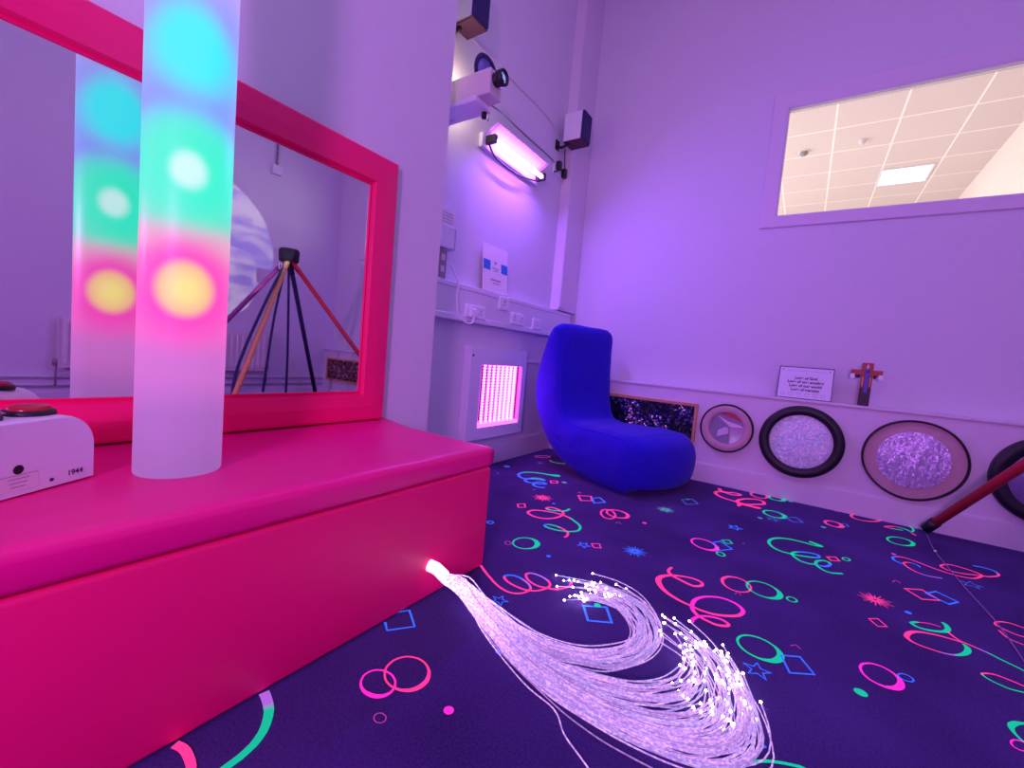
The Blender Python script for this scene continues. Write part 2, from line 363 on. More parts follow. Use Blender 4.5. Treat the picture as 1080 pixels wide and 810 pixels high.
# every figure: kind (0 ribbon, 1 ring, 2 outline, 3 dot, 4 ray), colour index and count pairs, then x, y in mm and width in tenths of a mm
CARPET = [
(0, (3, 15, 5, 20, 3, 5, 5, 30), (-1278, 2584, 294, -1284, 2581, 354, -1293, 2577, 434, -1303, 2572, 472, -1312, 2566, 430, -1323, 2560, 346, -1338, 2554, 276, -1359, 2548, 239, -1384, 2541, 215, -1408, 2533, 199, -1428, 2524, 194, -1446, 2513, 197, -1462, 2500, 200, -1476, 2485, 199, -1488, 2466, 198, -1494, 2447, 197, -1495, 2426, 195, -1490, 2403, 193, -1483, 2383, 191, -1471, 2367, 189, -1456, 2353, 187, -1441, 2343, 185, -1427, 2339, 184, -1413, 2338, 183, -1400, 2342, 183, -1388, 2350, 183, -1378, 2363, 183, -1366, 2374, 184, -1353, 2382, 184, -1339, 2389, 183, -1326, 2395, 183, -1313, 2401, 183, -1301, 2406, 183, -1297, 2411, 183, -1304, 2416, 184, -1318, 2421, 185, -1334, 2422, 186, -1349, 2416, 186, -1365, 2406, 186, -1378, 2392, 186, -1388, 2374, 185, -1395, 2353, 184, -1396, 2334, 182, -1389, 2317, 180, -1375, 2301, 178, -1361, 2292, 177, -1348, 2289, 176, -1333, 2292, 175, -1319, 2297, 175, -1306, 2302, 175, -1294, 2310, 174, -1282, 2319, 175, -1270, 2331, 175, -1259, 2344, 175, -1256, 2354, 176, -1265, 2359, 177, -1281, 2360, 178, -1295, 2356, 178, -1306, 2345, 178, -1315, 2329, 177, -1319, 2312, 176, -1314, 2295, 174, -1304, 2277, 172, -1293, 2264, 171, -1280, 2257, 169, -1266, 2254, 168, -1252, 2255, 168, -1240, 2260, 168, -1228, 2269, 168, -1220, 2276, 168)),
(4, (0, 1), (-1128, 2102, 94, -1089, 2106, 33)),
(4, (0, 1), (-1128, 2105, 94, -1083, 2130, 33)),
(4, (0, 1), (-1130, 2107, 94, -1105, 2138, 33)),
(4, (0, 1), (-1133, 2109, 94, -1118, 2158, 33)),
(4, (0, 1), (-1136, 2109, 94, -1140, 2148, 33)),
(4, (0, 1), (-1139, 2108, 94, -1163, 2154, 33)),
(4, (0, 1), (-1141, 2106, 94, -1171, 2131, 33)),
(4, (0, 1), (-1142, 2104, 94, -1192, 2119, 33)),
(4, (0, 1), (-1142, 2101, 94, -1182, 2097, 33)),
(4, (0, 1), (-1142, 2098, 94, -1187, 2074, 33)),
(4, (0, 1), (-1140, 2096, 94, -1165, 2065, 33)),
(4, (0, 1), (-1137, 2094, 94, -1152, 2045, 33)),
(4, (0, 1), (-1134, 2094, 94, -1130, 2055, 33)),
(4, (0, 1), (-1131, 2095, 94, -1107, 2049, 33)),
(4, (0, 1), (-1129, 2097, 94, -1099, 2072, 33)),
(4, (0, 1), (-1128, 2099, 94, -1078, 2084, 33)),
(2, (0, 1), (-1175, 1906, 77, -1152, 1939, 78, -1121, 1896, 75, -1146, 1869, 75)),
(1, (5, 1), (-1116, 1611, 63, -1114, 1609, 63, -1113, 1606, 63, -1113, 1603, 63, -1113, 1600, 63, -1113, 1597, 63, -1114, 1595, 63, -1116, 1592, 63, -1118, 1591, 63, -1120, 1589, 63, -1123, 1588, 63, -1126, 1588, 63, -1129, 1588, 63, -1131, 1589, 63, -1134, 1591, 63, -1136, 1592, 63, -1138, 1595, 63, -1140, 1597, 64, -1141, 1600, 64, -1141, 1603, 64, -1141, 1606, 64, -1141, 1609, 64, -1140, 1611, 64, -1138, 1614, 64, -1136, 1616, 64, -1133, 1617, 64, -1131, 1618, 64, -1128, 1618, 64, -1125, 1618, 64, -1122, 1617, 64, -1120, 1616, 64, -1117, 1614, 64)),
(3, (5, 1), (-1044, 2064, 91)),
(2, (0, 1), (-1269, 2433, 103, -1237, 2463, 103, -1213, 2424, 101, -1240, 2391, 100)),
(3, (4, 1), (-1189, 2471, 170)),
(3, (6, 1), (-1593, 2302, 85)),
(3, (6, 1), (-1243, 2191, 87)),
(3, (6, 1), (-1552, 2778, 150)),
(3, (6, 1), (-1651, 2492, 235)),
(1, (1, 1), (-1603, 3026, 127, -1601, 3020, 127, -1600, 3011, 126, -1601, 3002, 126, -1603, 2991, 125, -1607, 2980, 125, -1612, 2969, 125, -1618, 2958, 124, -1625, 2947, 124, -1632, 2938, 124, -1640, 2930, 124, -1648, 2924, 124, -1655, 2920, 124, -1662, 2918, 124, -1668, 2918, 124, -1674, 2920, 124, -1678, 2925, 125, -1680, 2931, 125, -1681, 2939, 125, -1681, 2949, 126, -1679, 2959, 126, -1675, 2970, 127, -1670, 2982, 127, -1664, 2993, 127, -1657, 3004, 128, -1650, 3013, 128, -1642, 3021, 128, -1634, 3027, 128, -1626, 3032, 128, -1619, 3034, 128, -1612, 3033, 128, -1607, 3031, 127)),
(0, (4, 1), (-1545, 2917, 135, -1534, 2908, 135, -1518, 2895, 133, -1502, 2887, 132, -1487, 2885, 132, -1471, 2888, 131, -1456, 2893, 131, -1440, 2903, 131, -1424, 2917, 131, -1413, 2926, 131)),
(0, (3, 12, 0, 40, 3, 20, 5, 4, 3, 4, 0, 11), (-945, 2056, 145, -944, 2044, 144, -943, 2026, 143, -946, 2011, 142, -952, 2000, 141, -962, 1991, 141, -972, 1983, 141, -982, 1975, 141, -992, 1968, 141, -1003, 1964, 141, -1015, 1961, 141, -1026, 1961, 142, -1034, 1964, 143, -1036, 1974, 143, -1034, 1987, 144, -1028, 1998, 145, -1018, 2002, 145, -1004, 2004, 144, -989, 2003, 143, -973, 1998, 142, -956, 1991, 141, -943, 1980, 139, -935, 1964, 137, -930, 1945, 136, -929, 1926, 134, -930, 1909, 133, -934, 1891, 132, -940, 1874, 131, -948, 1860, 130, -959, 1846, 130, -971, 1835, 129, -987, 1827, 130, -1005, 1822, 130, -1022, 1820, 131, -1040, 1824, 132, -1058, 1831, 133, -1070, 1841, 135, -1076, 1853, 136, -1077, 1868, 137, -1074, 1882, 138, -1067, 1894, 139, -1056, 1905, 139, -1044, 1914, 139, -1031, 1922, 139, -1016, 1929, 139, -1001, 1935, 139, -983, 1940, 138, -965, 1945, 137, -946, 1947, 137, -927, 1946, 136, -908, 1944, 134, -890, 1939, 133, -871, 1931, 132, -853, 1920, 130, -837, 1909, 128, -822, 1899, 127, -810, 1889, 125, -800, 1877, 124, -791, 1860, 122, -786, 1842, 121, -784, 1825, 119, -788, 1810, 118, -796, 1797, 118, -806, 1784, 117, -819, 1773, 117, -836, 1764, 117, -851, 1756, 117, -867, 1751, 118, -882, 1749, 118, -896, 1748, 119, -908, 1749, 120, -919, 1751, 120, -925, 1756, 121, -928, 1763, 122, -928, 1772, 122, -923, 1780, 123, -915, 1786, 123, -903, 1791, 123, -890, 1793, 122, -875, 1793, 121, -858, 1791, 120, -843, 1787, 119, -831, 1782, 118, -820, 1775, 117, -810, 1767, 116, -803, 1756, 115, -798, 1744, 114, -795, 1733, 113, -794, 1723, 112, -796, 1715, 112, -797, 1709, 111)),
(1, (3, 1), (-848, 1563, 233, -844, 1553, 225, -841, 1542, 206, -840, 1532, 179, -841, 1521, 148, -844, 1510, 118, -849, 1501, 92, -855, 1493, 76, -862, 1486, 70, -870, 1481, 70, -879, 1477, 70, -889, 1476, 70, -898, 1476, 70, -907, 1479, 71, -916, 1484, 71, -923, 1490, 72, -930, 1498, 72, -934, 1508, 73, -938, 1518, 74, -939, 1529, 74, -938, 1540, 75, -936, 1551, 75, -931, 1561, 76, -925, 1570, 76, -917, 1578, 76, -909, 1583, 82, -899, 1587, 100, -889, 1588, 127, -880, 1587, 158, -870, 1584, 188, -862, 1578, 213, -854, 1571, 229)),
(1, (1, 1), (-931, 1486, 42, -930, 1483, 42, -929, 1480, 42, -929, 1477, 42, -929, 1475, 42, -930, 1472, 42, -931, 1470, 41, -933, 1469, 41, -935, 1467, 41, -938, 1467, 41, -940, 1467, 42, -943, 1467, 42, -946, 1468, 42, -949, 1469, 42, -951, 1471, 42, -953, 1473, 42, -955, 1476, 42, -956, 1479, 42, -957, 1482, 42, -958, 1484, 42, -957, 1487, 42, -957, 1490, 43, -955, 1492, 43, -953, 1493, 43, -951, 1495, 43, -949, 1495, 43, -946, 1495, 42, -943, 1495, 42, -940, 1494, 42, -938, 1492, 42, -935, 1491, 42, -933, 1488, 42)),
(2, (0, 1), (-1010, 2298, 109, -951, 2346, 109, -913, 2275, 104, -959, 2228, 103)),
(2, (5, 1), (-932, 2319, 107, -902, 2363, 109, -848, 2309, 104, -888, 2247, 102)),
(1, (0, 1), (-726, 2142, 99, -723, 2129, 98, -722, 2117, 98, -722, 2106, 97, -724, 2096, 97, -728, 2088, 96, -732, 2082, 96, -738, 2078, 96, -745, 2076, 96, -752, 2077, 96, -761, 2080, 97, -769, 2085, 98, -777, 2093, 98, -785, 2102, 99, -792, 2113, 100, -798, 2125, 101, -802, 2138, 102, -806, 2150, 103, -808, 2163, 103, -808, 2175, 104, -806, 2186, 105, -803, 2195, 105, -798, 2201, 105, -791, 2205, 105, -784, 2207, 105, -776, 2206, 105, -768, 2203, 104, -759, 2197, 103, -751, 2188, 103, -743, 2178, 102, -736, 2167, 101, -730, 2155, 100)),
(1, (0, 1), (-676, 2193, 195, -674, 2182, 191, -674, 2171, 180, -676, 2161, 165, -681, 2152, 149, -687, 2144, 132, -695, 2137, 118, -704, 2132, 109, -714, 2128, 106, -724, 2127, 106, -735, 2128, 107, -746, 2131, 107, -756, 2135, 108, -765, 2142, 109, -773, 2150, 110, -779, 2159, 111, -784, 2170, 111, -786, 2181, 112, -786, 2192, 113, -784, 2202, 113, -780, 2212, 114, -774, 2221, 114, -766, 2228, 114, -756, 2233, 114, -746, 2237, 114, -735, 2238, 117, -723, 2237, 126, -712, 2233, 140, -702, 2228, 156, -693, 2221, 172, -685, 2213, 185, -680, 2203, 193)),
(3, (0, 1), (-581, 2163, 111)),
(0, (1, 1), (-688, 2048, 54, -687, 2054, 54, -685, 2063, 54, -682, 2069, 55, -676, 2068, 54, -669, 2063, 54, -664, 2060, 54)),
(3, (1, 1), (-1028, 2354, 102)),
(2, (5, 1), (-672, 1703, 50, -691, 1706, 50, -696, 1724, 50, -704, 1707, 50, -724, 1709, 50, -710, 1695, 50, -717, 1677, 50, -700, 1686, 50, -685, 1673, 50, -688, 1692, 50)),
(2, (0, 1), (-679, 1735, 57, -653, 1759, 57, -631, 1723, 55, -657, 1706, 55)),
(4, (5, 1), (-504, 1801, 61, -470, 1804, 21)),
(4, (5, 1), (-505, 1803, 61, -463, 1823, 21)),
(4, (5, 1), (-506, 1805, 61, -482, 1830, 21)),
(4, (5, 1), (-508, 1806, 61, -489, 1848, 21)),
(4, (5, 1), (-510, 1807, 61, -508, 1841, 21)),
(4, (5, 1), (-513, 1806, 61, -525, 1851, 21)),
(4, (5, 1), (-515, 1805, 61, -535, 1834, 21)),
(4, (5, 1), (-516, 1804, 61, -554, 1830, 21)),
(4, (5, 1), (-517, 1802, 61, -551, 1810, 21)),
(4, (5, 1), (-517, 1799, 61, -563, 1795, 21)),
(4, (5, 1), (-517, 1797, 61, -548, 1782, 21)),
(4, (5, 1), (-516, 1795, 61, -548, 1762, 21)),
(4, (5, 1), (-514, 1794, 61, -528, 1762, 21)),
(4, (5, 1), (-511, 1793, 61, -515, 1747, 21)),
(4, (5, 1), (-509, 1794, 61, -500, 1760, 21)),
(4, (5, 1), (-507, 1795, 61, -480, 1757, 21)),
(4, (5, 1), (-505, 1796, 61, -477, 1776, 21)),
(4, (5, 1), (-504, 1798, 61, -460, 1787, 21)),
(4, (4, 1), (-550, 2459, 92, -517, 2462, 32)),
(4, (4, 1), (-550, 2461, 92, -512, 2482, 32)),
(4, (4, 1), (-552, 2463, 92, -531, 2488, 32)),
(4, (4, 1), (-554, 2464, 92, -541, 2506, 32)),
(4, (4, 1), (-556, 2464, 92, -560, 2497, 32)),
(4, (4, 1), (-559, 2464, 92, -579, 2502, 32)),
(4, (4, 1), (-561, 2462, 92, -586, 2483, 32)),
(4, (4, 1), (-562, 2460, 92, -603, 2472, 32)),
(4, (4, 1), (-562, 2457, 92, -595, 2454, 32)),
(4, (4, 1), (-561, 2455, 92, -599, 2435, 32)),
(4, (4, 1), (-560, 2453, 92, -581, 2428, 32)),
(4, (4, 1), (-558, 2452, 92, -570, 2411, 32)),
(4, (4, 1), (-555, 2452, 92, -552, 2419, 32)),
(4, (4, 1), (-553, 2453, 92, -532, 2414, 32)),
(4, (4, 1), (-551, 2454, 92, -525, 2433, 32)),
(4, (4, 1), (-550, 2456, 92, -508, 2444, 32)),
(2, (6, 1), (-530, 2729, 94, -483, 2795, 96, -437, 2725, 91, -487, 2656, 89)),
(3, (4, 1), (-502, 2768, 95)),
(0, (0, 1), (-394, 3214, 237, -390, 3198, 235, -385, 3177, 232, -377, 3160, 230, -366, 3152, 229, -352, 3150, 228, -339, 3152, 227, -325, 3161, 227, -312, 3175, 227, -299, 3184, 228, -284, 3186, 227, -270, 3183, 225, -262, 3176, 224, -262, 3164, 223, -267, 3149, 222, -275, 3136, 221, -284, 3128, 221, -296, 3123, 221, -310, 3121, 222, -325, 3126, 223, -341, 3134, 225, -356, 3138, 227, -369, 3136, 227, -382, 3129, 228, -391, 3117, 227, -396, 3101, 226, -397, 3081, 224, -393, 3060, 222, -384, 3040, 219, -370, 3019, 216, -355, 3003, 213, -339, 2993, 211, -321, 2987, 210, -304, 2982, 208, -290, 2978, 207, -276, 2975, 206, -262, 2972, 204, -245, 2967, 203, -227, 2961, 201, -209, 2963, 200, -191, 2977, 200, -173, 2999, 201, -157, 3020, 202, -142, 3036, 203, -129, 3053, 204, -121, 3070, 205, -120, 3091, 207, -124, 3114, 209, -131, 3131, 211, -141, 3141, 213, -153, 3146, 214, -167, 3143, 215, -185, 3133, 215, -205, 3116, 215, -222, 3096, 214, -236, 3075, 213, -248, 3050, 211, -256, 3027, 209, -259, 3003, 207, -259, 2979, 205, -254, 2961, 203, -245, 2950, 201, -232, 2943, 200, -218, 2940, 199, -202, 2940, 198, -184, 2945, 197, -168, 2949, 196, -154, 2954, 196, -143, 2958, 196, -136, 2959, 195, -136, 2952, 195, -141, 2941, 194, -151, 2935, 194, -168, 2942, 196, -190, 2955, 198, -209, 2963, 200, -222, 2961, 201, -231, 2953, 201, -238, 2941, 200, -241, 2923, 198, -241, 2901, 196, -241, 2885, 195)),
(1, (2, 1), (-238, 2105, 193, -238, 2094, 203, -241, 2084, 204, -245, 2075, 197, -251, 2068, 182, -259, 2061, 162, -268, 2057, 139, -278, 2055, 117, -288, 2055, 99, -299, 2056, 89, -309, 2060, 87, -319, 2066, 87, -328, 2074, 88, -336, 2082, 89, -342, 2093, 90, -346, 2103, 90, -348, 2115, 91, -348, 2126, 92, -346, 2136, 92, -342, 2146, 93, -335, 2154, 93, -327, 2161, 93, -318, 2165, 93, -308, 2167, 92, -297, 2167, 92, -285, 2165, 92, -275, 2161, 91, -265, 2154, 97, -256, 2146, 112, -249, 2137, 132, -243, 2126, 155, -240, 2116, 176)),
(2, (5, 1), (-267, 2157, 69, -241, 2205, 71, -183, 2151, 67, -224, 2090, 65)),
(2, (3, 1), (-237, 2227, 65, -209, 2255, 65, -191, 2223, 63, -215, 2199, 63)),
(1, (3, 1), (-200, 2049, 76, -200, 2046, 75, -201, 2042, 75, -202, 2039, 75, -204, 2036, 75, -207, 2034, 75, -209, 2033, 75, -212, 2032, 75, -215, 2033, 75, -219, 2034, 75, -222, 2035, 76, -224, 2038, 76, -227, 2040, 76, -229, 2044, 76, -231, 2047, 77, -232, 2051, 77, -232, 2055, 77, -232, 2059, 77, -231, 2063, 77, -230, 2066, 77, -228, 2069, 78, -226, 2071, 78, -223, 2072, 78, -220, 2073, 77, -217, 2073, 77, -213, 2072, 77, -210, 2070, 77, -208, 2067, 77, -205, 2064, 77, -203, 2061, 76, -201, 2057, 76, -200, 2053, 76)),
(2, (5, 1), (-178, 2471, 65, -201, 2475, 65, -206, 2497, 65, -217, 2477, 65, -239, 2478, 65, -223, 2462, 65, -232, 2441, 65, -211, 2451, 65, -194, 2437, 65, -197, 2459, 65)),
(3, (5, 1), (-149, 2264, 44)),
(3, (4, 1), (-123, 2751, 82)),
(0, (0, 19, 7, 4, 5, 7, 0, 19, 7, 7, 0, 19, 5, 7), (-907, 1251, 100, -889, 1240, 98, -865, 1225, 95, -842, 1212, 93, -822, 1202, 91, -804, 1192, 90, -787, 1185, 88, -770, 1179, 87, -754, 1175, 86, -739, 1173, 85, -727, 1174, 85, -717, 1177, 84, -707, 1182, 84, -699, 1189, 84, -692, 1198, 85, -687, 1208, 85, -684, 1220, 86, -683, 1233, 87, -686, 1245, 88, -694, 1254, 89, -706, 1263, 90, -719, 1269, 91, -734, 1274, 92, -750, 1277, 94, -764, 1277, 94, -776, 1275, 95, -785, 1269, 95, -792, 1263, 95, -796, 1256, 94, -797, 1249, 94, -794, 1242, 93, -788, 1236, 92, -778, 1230, 91, -766, 1225, 90, -752, 1222, 89, -735, 1220, 89, -720, 1220, 88, -706, 1221, 87, -693, 1224, 87, -682, 1229, 86, -671, 1236, 87, -662, 1246, 87, -655, 1257, 87, -649, 1271, 88, -645, 1287, 89, -644, 1301, 90, -648, 1312, 91, -655, 1321, 92, -664, 1328, 93, -676, 1333, 94, -689, 1337, 95, -703, 1339, 96, -715, 1339, 96, -727, 1337, 97, -736, 1334, 97, -743, 1329, 97, -747, 1322, 97, -748, 1314, 96, -743, 1305, 95, -734, 1295, 94, -724, 1286, 93, -711, 1280, 92, -697, 1276, 91, -684, 1274, 90, -672, 1275, 89, -661, 1278, 89, -651, 1282, 89, -639, 1286, 89, -628, 1291, 88, -617, 1299, 88, -607, 1313, 89, -598, 1330, 90, -592, 1345, 91, -592, 1358, 92, -596, 1370, 93, -601, 1380, 94, -607, 1387, 95, -615, 1392, 95, -624, 1395, 96, -632, 1396, 97, -641, 1396, 97, -647, 1396, 97)),
(2, (5, 1), (-698, 1127, 36, -718, 1125, 36, -728, 1141, 36, -731, 1122, 36, -750, 1118, 36, -733, 1108, 36, -735, 1089, 36, -721, 1103, 36, -702, 1095, 36, -711, 1112, 36)),
(2, (5, 1), (-504, 1272, 81, -444, 1316, 81, -400, 1249, 74, -460, 1209, 74)),
(3, (3, 1), (-471, 1307, 110)),
(3, (5, 1), (-758, 1496, 89)),
(0, (0, 59, 2, 21, 0, 15, 2, 14), (-350, 1764, 115, -352, 1752, 113, -354, 1736, 111, -353, 1722, 112, -349, 1712, 119, -342, 1703, 129, -333, 1695, 136, -323, 1689, 136, -310, 1685, 134, -297, 1681, 132, -283, 1675, 130, -267, 1671, 129, -254, 1669, 128, -244, 1673, 128, -236, 1681, 129, -230, 1689, 128, -227, 1698, 121, -227, 1708, 111, -229, 1716, 105, -235, 1722, 103, -244, 1726, 105, -255, 1728, 107, -267, 1728, 107, -280, 1724, 106, -294, 1719, 108, -307, 1713, 115, -321, 1705, 124, -333, 1695, 136, -345, 1683, 152, -355, 1669, 171, -362, 1655, 187, -365, 1641, 198, -365, 1627, 205, -361, 1612, 207, -354, 1597, 199, -344, 1581, 185, -333, 1567, 172, -320, 1556, 161, -306, 1546, 151, -292, 1539, 141, -278, 1533, 131, -264, 1528, 122, -251, 1525, 113, -241, 1524, 103, -233, 1523, 94, -225, 1522, 89, -216, 1520, 92, -208, 1518, 101, -198, 1517, 109, -186, 1518, 116, -172, 1519, 123, -159, 1522, 128, -147, 1528, 130, -135, 1535, 129, -123, 1543, 128, -112, 1551, 128, -102, 1561, 128, -93, 1572, 129, -88, 1584, 131, -84, 1598, 133, -83, 1611, 133, -86, 1623, 128, -93, 1634, 121, -101, 1642, 115, -112, 1649, 111, -125, 1653, 108, -138, 1655, 107, -152, 1653, 106, -165, 1649, 106, -178, 1641, 108, -191, 1631, 110, -204, 1618, 114, -214, 1603, 118, -221, 1588, 125, -226, 1572, 133, -228, 1556, 138, -228, 1539, 137, -226, 1523, 134, -222, 1508, 132, -216, 1496, 131, -209, 1487, 130, -201, 1479, 127, -193, 1474, 119, -184, 1471, 108, -175, 1468, 103, -163, 1466, 107, -152, 1464, 115, -141, 1465, 121, -131, 1469, 123, -122, 1475, 123, -115, 1481, 121, -112, 1487, 115, -111, 1493, 107, -114, 1498, 102, -119, 1502, 101, -128, 1506, 103, -138, 1507, 104, -148, 1506, 105, -159, 1502, 105, -170, 1497, 105, -179, 1491, 105, -188, 1483, 104, -195, 1475, 105, -200, 1465, 110, -204, 1455, 117, -207, 1445, 123, -208, 1435, 130, -209, 1424, 136, -209, 1417, 140)),
(1, (0, 1), (-78, 1801, 69, -79, 1790, 69, -82, 1779, 68, -86, 1769, 68, -92, 1761, 68, -99, 1754, 68, -107, 1748, 68, -116, 1745, 68, -125, 1743, 68, -134, 1744, 68, -143, 1747, 69, -151, 1752, 72, -158, 1759, 79, -165, 1768, 88, -169, 1778, 99, -172, 1789, 109, -174, 1800, 118, -173, 1812, 124, -170, 1824, 126, -166, 1834, 124, -160, 1844, 118, -152, 1852, 109, -144, 1857, 99, -135, 1861, 89, -125, 1862, 81, -115, 1861, 75, -106, 1857, 74, -98, 1851, 73, -91, 1844, 72, -85, 1834, 72, -81, 1824, 71, -78, 1813, 70)),
(1, (3, 1), (13, 1824, 198, 11, 1813, 201, 8, 1803, 193, 2, 1793, 177, -5, 1786, 155, -13, 1779, 129, -22, 1775, 104, -32, 1773, 84, -42, 1772, 71, -53, 1774, 67, -62, 1778, 68, -71, 1784, 68, -79, 1792, 69, -86, 1802, 70, -91, 1812, 71, -93, 1824, 71, -94, 1836, 72, -93, 1847, 73, -89, 1859, 73, -84, 1869, 73, -76, 1877, 74, -68, 1884, 74, -58, 1889, 74, -47, 1891, 73, -36, 1891, 73, -25, 1888, 72, -15, 1883, 78, -7, 1877, 94, 1, 1868, 116, 7, 1858, 142, 11, 1847, 167, 13, 1836, 186)),
(1, (3, 1), (64, 1826, 56, 63, 1822, 56, 62, 1819, 56, 60, 1816, 56, 58, 1813, 56, 56, 1811, 56, 53, 1809, 56, 50, 1808, 56, 47, 1808, 56, 44, 1808, 56, 42, 1809, 56, 39, 1811, 56, 37, 1813, 57, 35, 1816, 57, 34, 1819, 57, 34, 1822, 57, 34, 1826, 57, 34, 1830, 57, 35, 1833, 58, 37, 1836, 58, 39, 1839, 58, 42, 1842, 58, 44, 1843, 58, 47, 1844, 58, 50, 1845, 58, 53, 1844, 57, 56, 1843, 57, 58, 1841, 57, 61, 1839, 57, 62, 1836, 57, 63, 1833, 57, 64, 1830, 56)),
(0, (1, 1), (-121, 1716, 33, -119, 1723, 33, -117, 1733, 34, -113, 1738, 34, -109, 1735, 33, -104, 1727, 33, -101, 1721, 33)),
(1, (3, 1), (29, 1421, 202, 27, 1411, 210, 23, 1402, 206, 17, 1393, 193, 10, 1386, 172, 1, 1381, 146, -8, 1377, 118, -18, 1375, 93, -29, 1375, 75, -39, 1377, 67, -49, 1380, 67, -58, 1386, 68, -65, 1393, 69, -72, 1402, 70, -76, 1412, 70, -79, 1422, 71, -79, 1433, 72, -77, 1444, 73, -73, 1454, 73, -67, 1463, 74, -59, 1471, 74, -50, 1477, 74, -39, 1481, 74, -28, 1483, 73, -17, 1482, 73, -7, 1480, 72, 3, 1475, 74, 12, 1469, 86, 19, 1461, 108, 25, 1451, 134, 28, 1442, 162, 30, 1431, 185)),
(2, (5, 1), (30, 1434, 54, 75, 1464, 54, 108, 1403, 49, 53, 1365, 49)),
(2, (5, 1), (12, 1329, 34, -12, 1328, 34, -22, 1349, 34, -29, 1326, 34, -52, 1323, 34, -32, 1310, 34, -37, 1287, 34, -18, 1301, 34, 3, 1290, 34, -6, 1312, 34)),
(0, (1, 1), (52, 1505, 36, 55, 1510, 36, 60, 1517, 36, 64, 1521, 36, 69, 1518, 36, 74, 1511, 35, 77, 1507, 35)),
(1, (0, 1), (-115, 3265, 141, -116, 3252, 140, -118, 3240, 140, -122, 3229, 139, -128, 3219, 139, -134, 3210, 138, -142, 3204, 138, -151, 3200, 139, -160, 3199, 139, -169, 3199, 139, -178, 3203, 140, -186, 3208, 140, -194, 3216, 141, -200, 3225, 142, -205, 3236, 143, -208, 3249, 144, -210, 3261, 145, -209, 3274, 146, -207, 3287, 146, -203, 3299, 147, -198, 3309, 147, -191, 3318, 148, -182, 3324, 148, -173, 3328, 147, -164, 3330, 147, -155, 3329, 147, -146, 3325, 146, -137, 3319, 145, -130, 3311, 145, -124, 3301, 144, -119, 3290, 143, -116, 3277, 142)),
(1, (3, 1), (-22, 3290, 277, -23, 3278, 271, -25, 3267, 255, -29, 3257, 232, -34, 3248, 205, -41, 3241, 179, -48, 3236, 156, -56, 3232, 142, -64, 3231, 137, -72, 3231, 137, -80, 3234, 138, -87, 3239, 138, -93, 3246, 139, -99, 3255, 140, -103, 3265, 141, -105, 3276, 141, -106, 3287, 142, -106, 3299, 143, -103, 3310, 143, -100, 3320, 144, -94, 3330, 144, -88, 3337, 144, -80, 3343, 145, -72, 3347, 144, -64, 3348, 144, -56, 3347, 149, -48, 3344, 164, -40, 3339, 187, -34, 3331, 213, -29, 3322, 239, -25, 3312, 260, -23, 3301, 274)),
(3, (4, 1), (13, 3286, 139)),
(1, (3, 1), (-5, 2888, 247, -6, 2876, 241, -9, 2865, 227, -14, 2855, 206, -21, 2846, 182, -29, 2839, 159, -38, 2834, 139, -48, 2831, 126, -58, 2831, 122, -68, 2832, 123, -78, 2836, 123, -87, 2842, 124, -95, 2850, 125, -102, 2859, 126, -107, 2870, 127, -110, 2881, 128, -111, 2893, 128, -111, 2905, 129, -108, 2917, 130, -103, 2928, 130, -96, 2937, 130, -87, 2944, 131, -78, 2949, 130, -68, 2952, 130, -57, 2953, 130, -46, 2951, 134, -36, 2947, 147, -27, 2940, 167, -19, 2932, 190, -13, 2922, 213, -8, 2911, 232, -5, 2900, 244)),
(2, (6, 1), (0, 2883, 95, 46, 2932, 95, 80, 2862, 91, 32, 2824, 91)),
(3, (4, 1), (-117, 2746, 113)),
(2, (6, 1), (-27, 2788, 73, -49, 2792, 73, -54, 2813, 73, -64, 2794, 73, -86, 2795, 73, -70, 2780, 73, -79, 2759, 73, -59, 2769, 73, -42, 2755, 73, -46, 2777, 73)),
